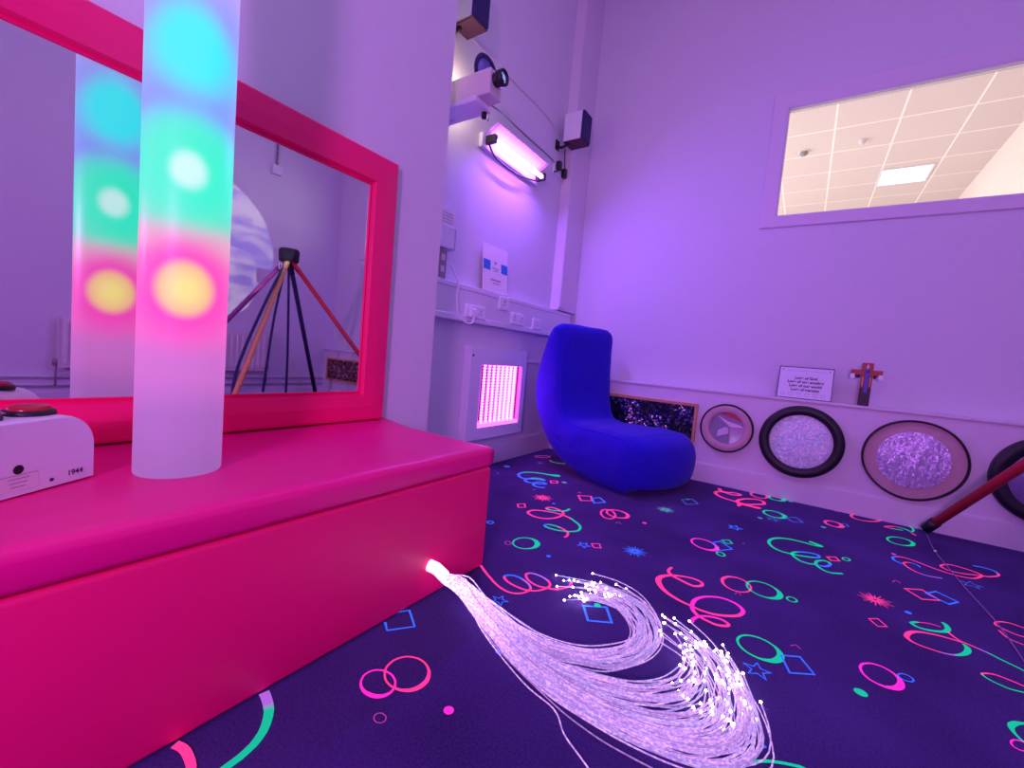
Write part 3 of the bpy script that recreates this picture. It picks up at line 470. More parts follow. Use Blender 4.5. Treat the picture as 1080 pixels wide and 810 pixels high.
(0, (3, 41, 5, 12, 3, 16, 5, 8, 3, 20), (106, 2550, 202, 112, 2548, 209, 119, 2544, 220, 127, 2540, 227, 137, 2536, 231, 148, 2531, 231, 152, 2526, 223, 148, 2520, 198, 138, 2514, 164, 127, 2510, 139, 116, 2509, 134, 103, 2511, 138, 90, 2512, 142, 75, 2512, 143, 59, 2512, 144, 42, 2510, 144, 26, 2506, 145, 10, 2499, 145, -6, 2490, 145, -20, 2477, 145, -33, 2461, 144, -43, 2443, 143, -50, 2423, 142, -54, 2402, 141, -55, 2381, 139, -52, 2361, 137, -45, 2341, 135, -37, 2325, 133, -27, 2313, 132, -15, 2305, 130, -3, 2300, 129, 7, 2297, 129, 17, 2298, 128, 28, 2299, 127, 41, 2301, 127, 54, 2305, 127, 68, 2309, 126, 81, 2314, 126, 94, 2320, 126, 107, 2326, 125, 119, 2333, 125, 129, 2341, 125, 137, 2349, 126, 141, 2361, 126, 141, 2373, 127, 138, 2383, 128, 131, 2386, 129, 122, 2386, 129, 112, 2384, 130, 100, 2380, 130, 88, 2373, 130, 76, 2365, 130, 65, 2356, 130, 55, 2345, 130, 48, 2334, 129, 43, 2324, 129, 41, 2313, 128, 40, 2303, 127, 42, 2292, 126, 46, 2282, 125, 51, 2271, 124, 57, 2261, 123, 64, 2251, 122, 72, 2243, 121, 82, 2239, 120, 92, 2238, 119, 102, 2239, 119, 110, 2242, 118, 118, 2248, 119, 127, 2253, 118, 136, 2253, 118, 146, 2253, 117, 155, 2256, 117, 164, 2266, 118, 172, 2280, 118, 177, 2294, 119, 179, 2307, 120, 178, 2319, 121, 174, 2327, 122, 167, 2330, 122, 158, 2330, 123, 149, 2325, 123, 141, 2315, 123, 133, 2302, 122, 128, 2287, 121, 127, 2272, 120, 127, 2257, 119, 131, 2242, 117, 137, 2230, 116, 145, 2218, 115, 154, 2210, 114, 162, 2205, 113, 171, 2204, 112, 181, 2206, 112, 194, 2214, 112, 208, 2225, 112, 218, 2234, 112)),
(1, (0, 1), (260, 2973, 228, 258, 2964, 223, 255, 2955, 212, 251, 2947, 195, 245, 2940, 175, 239, 2935, 156, 232, 2931, 140, 224, 2930, 129, 216, 2930, 126, 209, 2932, 126, 202, 2936, 127, 196, 2942, 128, 190, 2949, 128, 186, 2957, 129, 183, 2966, 130, 182, 2976, 131, 182, 2986, 131, 183, 2996, 132, 187, 3006, 132, 191, 3014, 133, 197, 3021, 133, 203, 3026, 133, 211, 3030, 133, 219, 3032, 133, 227, 3031, 132, 234, 3029, 136, 241, 3025, 146, 248, 3019, 163, 253, 3011, 182, 257, 3002, 200, 259, 2993, 216, 261, 2983, 226)),
(2, (6, 1), (262, 3029, 75, 284, 3040, 74, 289, 2999, 73, 267, 2981, 73)),
(3, (4, 1), (172, 2866, 126)),
(1, (1, 1), (278, 3323, 86, 277, 3317, 85, 275, 3311, 85, 273, 3305, 85, 270, 3300, 85, 266, 3295, 85, 262, 3291, 85, 258, 3289, 85, 254, 3287, 85, 249, 3287, 85, 245, 3288, 85, 242, 3290, 85, 239, 3293, 86, 236, 3297, 86, 235, 3302, 86, 234, 3307, 86, 234, 3313, 86, 235, 3320, 87, 237, 3326, 87, 239, 3332, 87, 242, 3337, 87, 246, 3342, 87, 250, 3345, 87, 254, 3348, 87, 259, 3350, 87, 263, 3350, 87, 267, 3349, 87, 271, 3347, 87, 274, 3344, 87, 276, 3339, 86, 277, 3334, 86, 278, 3329, 86)),
(2, (0, 1), (170, 2391, 74, 203, 2420, 74, 216, 2382, 72, 184, 2358, 72)),
(1, (4, 1), (255, 2430, 66, 254, 2426, 66, 253, 2423, 66, 251, 2419, 66, 249, 2417, 66, 247, 2414, 66, 245, 2413, 66, 242, 2412, 66, 240, 2411, 66, 237, 2412, 66, 235, 2413, 66, 233, 2414, 66, 231, 2417, 66, 230, 2420, 66, 229, 2423, 67, 229, 2426, 67, 229, 2430, 67, 230, 2433, 67, 231, 2437, 67, 232, 2440, 67, 234, 2443, 67, 237, 2445, 67, 239, 2447, 67, 242, 2448, 67, 244, 2448, 67, 247, 2448, 67, 249, 2447, 67, 251, 2445, 67, 253, 2443, 67, 254, 2440, 67, 255, 2437, 67, 255, 2433, 66)),
(1, (0, 1), (459, 3319, 131, 455, 3302, 130, 449, 3284, 129, 441, 3267, 129, 431, 3251, 128, 419, 3237, 128, 406, 3225, 127, 393, 3215, 127, 379, 3208, 127, 366, 3204, 128, 354, 3203, 128, 343, 3206, 129, 333, 3211, 130, 326, 3220, 131, 321, 3232, 131, 318, 3246, 132, 318, 3262, 133, 321, 3279, 134, 327, 3296, 135, 335, 3314, 136, 346, 3331, 137, 358, 3346, 137, 371, 3359, 138, 385, 3370, 138, 399, 3377, 137, 413, 3381, 137, 426, 3381, 137, 437, 3378, 136, 447, 3371, 135, 454, 3362, 134, 458, 3349, 133, 460, 3335, 132)),
(0, (3, 4, 0, 7, 3, 14), (540, 3186, 110, 531, 3182, 110, 516, 3177, 111, 502, 3173, 111, 485, 3170, 111, 468, 3168, 112, 461, 3172, 112, 470, 3189, 113, 490, 3213, 114, 509, 3230, 114, 525, 3234, 113, 541, 3232, 113, 554, 3227, 112, 564, 3215, 111, 572, 3201, 110, 579, 3198, 109, 586, 3215, 110, 593, 3243, 111, 596, 3270, 113, 593, 3293, 114, 585, 3314, 116, 576, 3328, 117, 563, 3328, 118, 547, 3321, 118, 536, 3315, 118)),
(0, (0, 1), (572, 3178, 90, 576, 3165, 90, 582, 3148, 89, 587, 3135, 88)),
(1, (3, 1), (546, 2949, 174, 543, 2935, 170, 538, 2922, 161, 531, 2910, 148, 522, 2899, 133, 513, 2890, 118, 504, 2883, 106, 493, 2878, 98, 483, 2876, 95, 474, 2876, 95, 465, 2878, 96, 457, 2883, 96, 451, 2891, 97, 446, 2900, 98, 443, 2912, 98, 443, 2924, 99, 444, 2938, 100, 447, 2952, 100, 452, 2965, 101, 459, 2978, 101, 468, 2990, 102, 477, 2999, 102, 487, 3007, 102, 498, 3012, 102, 508, 3014, 102, 518, 3014, 104, 527, 3011, 113, 535, 3005, 125, 541, 2997, 139, 545, 2987, 153, 548, 2975, 165, 548, 2962, 172)),
(3, (0, 1), (437, 2690, 92)),
(1, (3, 1), (256, 2435, 60, 255, 2431, 60, 254, 2427, 60, 252, 2423, 59, 250, 2419, 59, 248, 2416, 59, 245, 2414, 59, 242, 2412, 59, 240, 2410, 59, 237, 2410, 59, 234, 2410, 59, 232, 2411, 59, 230, 2413, 60, 229, 2415, 60, 228, 2418, 60, 228, 2422, 60, 228, 2426, 60, 228, 2430, 60, 230, 2434, 60, 231, 2438, 60, 233, 2441, 61, 236, 2444, 61, 238, 2447, 61, 241, 2449, 61, 244, 2450, 61, 247, 2451, 61, 249, 2451, 61, 251, 2450, 60, 253, 2448, 60, 254, 2445, 60, 255, 2442, 60, 256, 2439, 60)),
(0, (5, 8, 0, 48, 5, 8), (450, 2570, 93, 443, 2577, 94, 433, 2586, 95, 426, 2598, 96, 424, 2612, 97, 425, 2628, 98, 429, 2643, 99, 439, 2656, 99, 453, 2669, 99, 468, 2675, 99, 482, 2674, 98, 498, 2667, 97, 513, 2659, 96, 529, 2648, 95, 545, 2636, 93, 560, 2626, 92, 574, 2619, 91, 588, 2613, 90, 602, 2609, 89, 616, 2605, 89, 630, 2603, 88, 644, 2604, 88, 659, 2607, 87, 674, 2613, 87, 689, 2624, 87, 704, 2644, 88, 719, 2670, 88, 729, 2692, 89, 729, 2705, 90, 723, 2715, 91, 714, 2724, 92, 703, 2731, 93, 688, 2737, 94, 674, 2741, 95, 660, 2744, 95, 647, 2745, 96, 634, 2740, 96, 620, 2727, 96, 606, 2708, 95, 598, 2691, 95, 597, 2675, 94, 602, 2662, 93, 611, 2652, 92, 623, 2649, 91, 639, 2649, 90, 655, 2653, 90, 671, 2659, 90, 687, 2669, 90, 704, 2679, 90, 721, 2686, 89, 737, 2694, 89, 753, 2704, 89, 769, 2721, 90, 785, 2740, 90, 796, 2759, 91, 801, 2777, 92, 801, 2795, 93, 798, 2809, 94, 792, 2818, 94, 783, 2823, 95, 772, 2826, 96, 758, 2825, 96, 742, 2821, 97, 730, 2817, 97)),
(0, (5, 6, 0, 11, 7, 5), (514, 2588, 79, 512, 2594, 79, 510, 2603, 80, 506, 2611, 80, 499, 2616, 81, 492, 2619, 81, 483, 2618, 81, 474, 2614, 81, 465, 2605, 81, 459, 2595, 81, 457, 2582, 80, 458, 2568, 80, 462, 2553, 79, 467, 2538, 78, 475, 2523, 77, 484, 2511, 76, 495, 2503, 75, 507, 2497, 74, 520, 2495, 74, 538, 2500, 73, 557, 2508, 73, 570, 2514, 73)),
(2, (6, 1), (695, 2537, 53, 670, 2541, 53, 664, 2566, 53, 652, 2543, 53, 627, 2545, 53, 645, 2527, 53, 635, 2504, 53, 658, 2515, 53, 677, 2499, 53, 673, 2524, 53)),
(0, (1, 1), (382, 2298, 46, 386, 2308, 46, 392, 2322, 46, 398, 2330, 46, 402, 2326, 46, 405, 2317, 46, 407, 2309, 46)),
(2, (0, 1), (414, 2261, 77, 471, 2302, 77, 510, 2239, 72, 454, 2198, 72)),
(2, (5, 1), (477, 2273, 75, 516, 2327, 77, 567, 2276, 72, 531, 2225, 70)),
(4, (0, 1), (309, 2055, 64, 344, 2059, 23)),
(4, (0, 1), (308, 2057, 64, 351, 2078, 23)),
(4, (0, 1), (307, 2059, 64, 332, 2085, 23)),
(4, (0, 1), (305, 2061, 64, 324, 2103, 23)),
(4, (0, 1), (303, 2061, 64, 305, 2097, 23)),
(4, (0, 1), (300, 2061, 64, 288, 2106, 23)),
(4, (0, 1), (298, 2060, 64, 278, 2089, 23)),
(4, (0, 1), (297, 2058, 64, 258, 2085, 23)),
(4, (0, 1), (296, 2056, 64, 261, 2065, 23)),
(4, (0, 1), (295, 2054, 64, 249, 2049, 23)),
(4, (0, 1), (296, 2051, 64, 264, 2036, 23)),
(4, (0, 1), (298, 2050, 64, 265, 2016, 23)),
(4, (0, 1), (299, 2048, 64, 285, 2016, 23)),
(4, (0, 1), (302, 2048, 64, 298, 2001, 23)),
(4, (0, 1), (304, 2048, 64, 314, 2014, 23)),
(4, (0, 1), (306, 2049, 64, 334, 2011, 23)),
(4, (0, 1), (308, 2051, 64, 337, 2031, 23)),
(4, (0, 1), (309, 2053, 64, 354, 2041, 23)),
(3, (5, 1), (389, 2027, 102)),
(2, (0, 1), (266, 1870, 48, 292, 1893, 48, 311, 1853, 46, 285, 1833, 46)),
(0, (0, 1), (465, 1987, 43, 458, 1987, 43, 448, 1988, 43, 438, 1987, 44, 426, 1982, 44, 414, 1974, 44, 405, 1969, 44)),
(0, (3, 1), (405, 1969, 91, 398, 1963, 98, 389, 1953, 106, 384, 1944, 113, 387, 1936, 113, 394, 1929, 111, 403, 1925, 110, 414, 1926, 108, 426, 1930, 107, 438, 1936, 108, 449, 1942, 114, 460, 1950, 122, 469, 1959, 130, 475, 1969, 140, 480, 1981, 150, 483, 1993, 155, 483, 2004, 153, 483, 2014, 146, 481, 2023, 137, 479, 2027, 122, 476, 2030, 105, 475, 2031, 92)),
(0, (0, 22, 7, 3, 3, 9), (499, 1915, 63, 487, 1915, 68, 470, 1915, 74, 453, 1913, 81, 436, 1909, 86, 418, 1903, 92, 403, 1897, 99, 391, 1889, 109, 381, 1881, 121, 373, 1871, 131, 365, 1858, 139, 359, 1843, 145, 355, 1830, 143, 355, 1820, 130, 358, 1811, 110, 362, 1804, 93, 367, 1800, 82, 373, 1797, 74, 381, 1794, 68, 393, 1793, 63, 407, 1792, 60, 421, 1792, 59, 434, 1794, 60, 446, 1798, 64, 458, 1804, 73, 469, 1813, 91, 479, 1824, 114, 488, 1837, 133, 496, 1851, 146, 502, 1867, 154, 505, 1881, 152, 505, 1892, 132, 502, 1902, 101, 500, 1908, 78)),
(0, (0, 8, 7, 2, 3, 9), (477, 1963, 79, 480, 1953, 78, 486, 1939, 77, 492, 1927, 76, 499, 1921, 75, 508, 1918, 75, 516, 1915, 74, 526, 1910, 73, 537, 1905, 73, 548, 1900, 72, 558, 1893, 71, 568, 1884, 70, 579, 1876, 69, 591, 1868, 68, 603, 1860, 67, 613, 1852, 66, 621, 1843, 65, 628, 1834, 64, 632, 1828, 63)),
(0, (0, 1), (732, 2196, 66, 727, 2196, 66, 720, 2197, 67, 712, 2199, 67, 702, 2202, 67, 691, 2206, 68, 680, 2207, 69, 668, 2203, 69, 656, 2196, 69, 646, 2187, 69, 639, 2177, 68, 634, 2164, 68, 632, 2154, 67, 634, 2146, 67, 640, 2140, 66, 647, 2134, 66, 654, 2127, 65, 664, 2120, 64, 674, 2116, 64, 687, 2117, 63, 701, 2120, 63, 711, 2122, 63)),
(0, (0, 1), (629, 2111, 56, 631, 2098, 56, 633, 2080, 55, 637, 2065, 54, 647, 2056, 53, 658, 2051, 53, 669, 2047, 52, 677, 2046, 52, 684, 2046, 52, 688, 2046, 51)),
(0, (0, 13, 3, 12), (600, 1745, 56, 596, 1747, 56, 591, 1749, 57, 585, 1752, 57, 577, 1755, 58, 569, 1758, 58, 560, 1760, 59, 550, 1763, 59, 540, 1764, 60, 530, 1763, 60, 519, 1758, 60, 509, 1750, 60, 502, 1743, 60, 501, 1736, 60, 504, 1729, 59, 509, 1723, 59, 515, 1718, 58, 524, 1713, 57, 532, 1710, 57, 538, 1708, 56, 545, 1707, 56, 553, 1708, 56, 567, 1712, 56, 582, 1717, 55, 593, 1721, 55)),
(1, (2, 1), (297, 1513, 173, 294, 1504, 179, 289, 1496, 177, 283, 1488, 166, 276, 1483, 149, 268, 1479, 127, 261, 1476, 104, 252, 1476, 83, 245, 1477, 68, 237, 1480, 61, 230, 1484, 62, 224, 1491, 62, 220, 1498, 63, 216, 1507, 64, 215, 1517, 64, 214, 1527, 65, 216, 1537, 66, 219, 1547, 66, 224, 1556, 67, 231, 1563, 67, 238, 1570, 67, 246, 1574, 67, 255, 1576, 67, 263, 1577, 66, 272, 1575, 66, 279, 1571, 65, 286, 1566, 67, 292, 1559, 77, 296, 1551, 95, 299, 1542, 116, 300, 1532, 139, 299, 1522, 159)),
(1, (5, 1), (330, 1562, 40, 329, 1559, 40, 327, 1556, 40, 325, 1553, 40, 322, 1551, 40, 319, 1549, 40, 316, 1548, 40, 313, 1547, 40, 310, 1547, 40, 307, 1548, 41, 304, 1549, 41, 302, 1551, 41, 300, 1553, 41, 299, 1556, 41, 298, 1559, 41, 298, 1562, 41, 299, 1565, 41, 300, 1568, 42, 302, 1571, 42, 304, 1574, 42, 307, 1576, 42, 309, 1578, 42, 313, 1579, 42, 316, 1580, 42, 319, 1580, 42, 322, 1579, 41, 325, 1578, 41, 327, 1576, 41, 329, 1574, 41, 330, 1571, 41, 330, 1568, 41, 331, 1565, 41)),
(3, (3, 1), (205, 1404, 148)),
(0, (3, 1), (553, 1565, 63, 546, 1561, 65, 537, 1556, 69, 528, 1551, 76, 521, 1546, 92, 515, 1542, 112, 509, 1536, 127, 504, 1529, 132, 499, 1522, 131, 496, 1514, 125, 494, 1506, 109, 494, 1497, 89, 495, 1489, 73, 497, 1480, 65, 500, 1472, 61, 503, 1466, 58, 508, 1461, 57, 514, 1457, 57, 517, 1455, 57)),
(1, (2, 1), (506, 1445, 38, 505, 1441, 38, 502, 1437, 38, 500, 1434, 38, 497, 1431, 37, 493, 1429, 37, 490, 1427, 37, 487, 1426, 38, 484, 1426, 38, 482, 1427, 38, 479, 1428, 38, 477, 1430, 38, 476, 1432, 38, 476, 1435, 38, 476, 1439, 39, 476, 1442, 39, 478, 1446, 39, 479, 1450, 39, 482, 1454, 39, 484, 1457, 39, 487, 1460, 39, 491, 1462, 39, 494, 1464, 39, 497, 1465, 39, 500, 1465, 39, 503, 1465, 39, 505, 1463, 39, 507, 1461, 39, 508, 1459, 38, 509, 1456, 38, 509, 1452, 38, 508, 1449, 38)),
(0, (5, 1), (-898, 806, 73, -866, 786, 70, -823, 847, 73, -890, 889, 79, -919, 843, 77)),
(1, (2, 1), (-704, 675, 50, -698, 669, 49, -694, 663, 52, -692, 656, 61, -691, 649, 73, -692, 642, 87, -694, 636, 100, -698, 630, 112, -703, 625, 119, -709, 621, 121, -716, 618, 118, -724, 616, 110, -732, 615, 98, -740, 615, 84, -748, 617, 70, -756, 620, 59, -763, 625, 51, -769, 630, 50, -773, 636, 50, -777, 643, 51, -778, 650, 51, -778, 657, 52, -776, 664, 52, -772, 671, 52, -767, 676, 52, -760, 681, 52, -752, 684, 52, -744, 686, 52, -735, 687, 52, -726, 686, 51, -718, 683, 51, -710, 680, 50)),
(1, (0, 1), (-671, 751, 74, -664, 743, 89, -658, 734, 103, -654, 725, 116, -653, 715, 125, -653, 705, 128, -655, 696, 126, -659, 687, 118, -665, 679, 107, -673, 673, 92, -681, 668, 77, -691, 665, 64, -701, 663, 54, -711, 663, 50, -722, 665, 50, -732, 669, 51, -741, 675, 51, -749, 682, 52, -756, 690, 53, -761, 700, 54, -763, 710, 54, -764, 720, 55, -762, 730, 56, -758, 740, 56, -752, 749, 56, -744, 756, 57, -734, 761, 56, -724, 765, 56, -712, 766, 56, -701, 765, 55, -690, 762, 56, -680, 757, 63)),
(1, (1, 1), (-645, 599, 26, -643, 597, 26, -642, 595, 25, -641, 593, 25, -641, 591, 25, -641, 589, 25, -642, 587, 25, -643, 585, 25, -645, 583, 25, -647, 582, 25, -649, 581, 25, -652, 580, 25, -654, 580, 25, -657, 580, 25, -660, 581, 25, -662, 582, 25, -664, 583, 26, -666, 585, 26, -667, 587, 26, -668, 589, 26, -668, 591, 26, -668, 593, 26, -668, 595, 26, -666, 597, 26, -665, 599, 26, -662, 601, 26, -660, 602, 26, -657, 602, 26, -655, 602, 26, -652, 602, 26, -649, 602, 26, -647, 600, 26)),
(3, (2, 1), (-558, 697, 113)),
(0, (7, 3, 3, 13), (-898, 476, 205, -883, 473, 201, -863, 467, 196, -844, 460, 191, -828, 450, 186, -814, 439, 180, -802, 427, 175, -794, 415, 171, -787, 402, 166, -783, 388, 162, -780, 375, 158, -779, 361, 155, -778, 347, 151, -779, 332, 148, -781, 317, 144, -782, 307, 142)),
(0, (0, 1), (-897, 314, 163, -889, 317, 162, -878, 320, 161, -865, 321, 159, -852, 320, 157, -837, 318, 154, -824, 315, 151, -811, 310, 147, -799, 304, 144, -791, 300, 142)),
(3, (5, 1), (-584, 918, 87)),
(0, (3, 1), (-46, 926, 69, -40, 937, 70, -31, 952, 71, -23, 967, 72, -15, 979, 73, -6, 989, 73, 3, 999, 73, 12, 1008, 74, 22, 1016, 74, 34, 1024, 74, 48, 1032, 74, 65, 1040, 73, 78, 1046, 73, 88, 1047, 73, 95, 1045, 72, 100, 1044, 71)),
(0, (5, 1), (10, 1056, 66, 12, 1055, 66, 16, 1052, 65, 18, 1051, 65))]
# more of the same figures on the carpet outside the photograph's view
rc = random.Random(11)
for i in range(60):
    x, y = rc.uniform(-.7, 2.1), rc.uniform(-2.3, 3.0)
    if y > .1 and y > (x+.9)*.35 and x < 1.6: continue
    k = (rc.choice((0, 2, 3, 5)), 1); s = rc.uniform(.05, .11); r0 = rc.random()*6
    if i % 3 == 0: q = [(x+s*math.cos(a/4), y+s*math.sin(a/4), 60+40*(a % 25 < 8)) for a in range(25)]
    elif i % 3 == 1: q = [(x+s*math.cos(r0+a*PI/2), y+s*.8*math.sin(r0+a*PI/2), 45) for a in range(4)]
    else: q = [(x+.01*a*math.cos(r0)+s*.6*math.cos(a/3), y+.01*a*math.sin(r0)+s*.6*math.sin(a/3), 55) for a in range(50)]
    CARPET.append(((1, 2, 0)[i % 3], k, [v for p in q for v in (1000*p[0], 1000*p[1], p[2])]))

def build_floor():
    bm = bmesh.new()
    cl = bm.verts.layers.float_color.new('yarn')
    bx(bm, -1.95, YF-.1, -.1, XW+.1, YC+.1, 0, 0)
    Z = [.0006]
    def V(x, y, c):
        v = bm.verts.new((x, y, Z[0])); v[cl] = (*c, 1); return v
    def band(pts, cols, closed, miter=False):
        n = len(pts); L = []
        for i, (x, y, w) in enumerate(pts):
            p = Vector((x, y)); 
            a = Vector(pts[(i-1) % n][:2]) if (closed or i > 0) else p
            b = Vector(pts[(i+1) % n][:2]) if (closed or i < n-1) else p
            if miter:
                d1 = (p-a).normalized(); d2 = (b-p).normalized(); t = d1+d2
                if t.length < 1e-6: t = d1
                t.normalize(); nrm = Vector((-t.y, t.x)); s = nrm.dot(Vector((-d1.y, d1.x))); h = w/2/max(.45, s)
            else:
                t = b-a
                if t.length < 1e-9: t = Vector((1, 0))
                t.normalize(); nrm = Vector((-t.y, t.x)); h = w/2
            c = COL[cols[i] if len(cols) > 1 else cols[0]]
            L.append((V(*(p+nrm*h), c), V(*(p-nrm*h), c)))
        for i in range(n if closed else n-1):
            a, b = L[i], L[(i+1) % n]
            f = bm.faces.new((a[0], a[1], b[1], b[0])); f.material_index = 1
    for kind, runs, flat in CARPET:
        Z[0] += .000012
        P = [(flat[i]/1000, flat[i+1]/1000, flat[i+2]/10000) for i in range(0, len(flat), 3)]
        cols = []
        for i in range(0, len(runs), 2): cols += [runs[i]]*runs[i+1]
        if kind == 3:
            x, y, r = P[0]; c = COL[cols[0]]
            f = bm.faces.new([V(x+r*math.cos(k*PI/8), y+r*math.sin(k*PI/8), c) for k in range(16)]); f.material_index = 1
        else: band(P, cols, kind in (1, 2), kind == 2)
    for f in bm.faces:
        if f.material_index == 1:
            f.normal_update()
            if f.normal.z < 0: f.normal_flip()
    me = bpy.data.meshes.new('floor'); bm.to_mesh(me); bm.free()
    me.materials.append(M['carpet']); me.materials.append(M['yarn'])
    o = bpy.data.objects.new('floor', me); C.objects.link(o); o['kind'] = 'structure'; return o
build_floor()

struct('wall_left', lambda b: bx(b, XB-.12, YF-.1, 0, XA, 1.505, ZC), 'wall')
struct('wall_left_alcove', lambda b: bx(b, XB-.12, 1.505, 0, XB, YC+.1, ZC), 'wall')
def wb(b):
    bx(b, XB, YC, 0, WX0, YC+.05, ZC); bx(b, WX1, YC, 0, XW+.1, YC+.05, ZC)
    bx(b, WX0, YC, 0, WX1, YC+.05, WZ0); bx(b, WX0, YC, WZ1, WX1, YC+.05, ZC)
struct('wall_back', wb, 'wall')
struct('wall_right', lambda b: bx(b, XW, YF-.1, 0, XW+.12, YC, ZC), 'wall')
struct('wall_front', lambda b: bx(b, XA, YF-.1, 0, XW, YF, ZC), 'wall')
struct('ceiling', lambda b: bx(b, XB-.12, YF-.1, ZC, XW+.12, YC+.05, ZC+.1), 'ceiling')
def low_box(b):
    bx(b, XB, YL, 0, XW, YC, .640); rbox(b, XB, YL-.012, .640, XW, YC, .657, .004, 2)
struct('trim_1', low_box, 'trim')
struct('baseboard_back', lambda b: (bx(b, XB, YL-.016, 0, XW, YL, .125), bx(b, XB, YL-.011, .125, XW, YL, .133)), 'trim')
struct('baseboard_left', lambda b: (bx(b, XB, 1.505, 0, XB+.018, YL-.016, .145), bx(b, XB, 1.505, .145, XB+.011, YL-.016, .153)), 'trim')
struct('baseboard_right', lambda b: bx(b, XW-.018, YF, 0, XW, YL-.016, .14), 'trim')
def pipe_box(b):
    bx(b, XB, 3.13, 1.18, -1.708, YC, ZC)
    bx(b, -1.708, 3.135, 1.2, -1.700, 3.215, ZC)
struct('trim_2', pipe_box, 'trim')
struct('trim_3', lambda b: rbox(b, XB, 2.757, .728, XB+.012, YL-.012, .748, .003), 'trim')
# interior window to the room next door
wr = struct('window_1', lambda b: [rbox(b, *q, .008, 2) for q in (
    (WX0-.09, YC-.014, WZ1-.004, WX1+.1, YC, WZ1+.11), (WX0-.09, YC-.014, WZ0-.072, WX1+.1, YC, WZ0+.004),
    (WX0-.0895, YC-.0142, WZ0-.07, WX0+.004, YC, WZ1+.105), (WX1-.004, YC-.0142, WZ0-.07, WX1+.09, YC, WZ1+.005))], 'trim')
def lining(b):
    t = .008
    bx(b, WX0, YC-.01, WZ0, WX0+t, YC+.05, WZ1); bx(b, WX1-t, YC-.01, WZ0, WX1, YC+.05, WZ1)
    bx(b, WX0, YC-.01, WZ0, WX1, YC+.05, WZ0+t); bx(b, WX0, YC-.01, WZ1-t, WX1, YC+.05, WZ1)
struct('window_lining', lining, 'trim', wr)
gm, gnt, gb = new_mat('window_glass')
gb.inputs['Base Color'].default_value = (1, 1, 1, 1); gb.inputs['Roughness'].default_value = 0
gb.inputs['Transmission Weight'].default_value = 1; gb.inputs['IOR'].default_value = 1.12
struct('window_pane', lambda b: bx(b, WX0+.012, YC+.022, WZ0+.012, WX1-.012, YC+.027, WZ1-.012), gm, wr)

# room next door, seen through the window
NZ = 4.06; NX0, NX1, NY1 = -3.2, 1.815, 11.5
def tile_mat():
    m, nt, b = new_mat('suspended_ceiling_tiles')
    tc = nt.nodes.new('ShaderNodeTexCoord')
    mp = nt.nodes.new('ShaderNodeMapping'); mp.inputs['Location'].default_value = (.02, -.05, 0)
    br = nt.nodes.new('ShaderNodeTexBrick'); br.offset = 0; br.squash = 1
    br.inputs['Scale'].default_value = 1; br.inputs['Brick Width'].default_value = .65; br.inputs['Row Height'].default_value = .70
    br.inputs['Mortar Size'].default_value = .010; br.inputs['Mortar Smooth'].default_value = 0
    br.inputs['Color1'].default_value = (.72, .64, .645, 1); br.inputs['Color2'].default_value = (.70, .62, .625, 1); br.inputs['Mortar'].default_value = (.98, .95, .92, 1)
    nt.links.new(tc.outputs['Object'], mp.inputs[0]); nt.links.new(mp.outputs[0], br.inputs['Vector']); nt.links.new(br.outputs['Color'], b.inputs['Base Color'])
    b.inputs['Roughness'].default_value = .9
    return m
struct('ceiling_next_room', lambda b: bx(b, NX0, YC+.05, NZ, NX1, NY1, NZ+.08), tile_mat())
struct('wall_next_room_right', lambda b: bx(b, NX1, YC+.05, -.1, NX1+.1, NY1, NZ+.08), 'next_wall')
struct('wall_next_room_left', lambda b: bx(b, NX0-.1, YC+.05, -.1, NX0, NY1, NZ+.08), 'next_wall')
struct('wall_next_room_far', lambda b: bx(b, NX0-.1, NY1, -.1, NX1+.1, NY1+.1, NZ+.08), 'next_wall')
struct('floor_next_room', lambda b: bx(b, NX0, YC+.05, -.1, NX1, NY1, 0), 'next_wall')
def ceil_panel(x, y, label):
    t = thing('ceiling_light_panel', label, 'ceiling light', (x, y, NZ))
    part('diffuser', lambda b: rbox(b, x-.28, y-.3, NZ-.012, x+.28, y+.3, NZ-.004, .003), 'panel_light', t)
    def fr(b):
        for q in ((x-.305, y-.33, x+.305, y-.3), (x-.305, y+.3, x+.305, y+.33), (x-.305, y-.3, x-.28, y+.3), (x+.28, y-.3, x+.305, y+.3)):
            bx(b, q[0], q[1], NZ-.016, q[2], q[3], NZ)
    part('frame', fr, 'pvc', t)
ceil_panel(.93, 8.95, 'square lit ceiling panel between tiles seen through the high window')
def detector(x, y, r, label, name, cat_):
    t = thing(name, label, cat_, (x, y, NZ))
    part('base', lambda b: lathe(b, [(0, 0), (r*1.1, 0), (r*1.1, -.012), (0, -.012)], (x, y, NZ), n=24), 'pvc', t)
    part('sensor', lambda b: lathe(b, [(r*.85, -.012), (r*.85, -.035), (r*.5, -.06), (0, -.06)], (x, y, NZ), n=24), 'pvc_dull' if r < .05 else 'grey_plastic', t)
detector(-.356, 7.57, .062, 'round smoke detector on white ceiling tiles beyond the window', 'smoke_detector', 'smoke detector')
detector(.305, 7.5, .045, 'small pale sprinkler rose on ceiling tile beyond the window', 'ceiling_sensor', 'sensor')

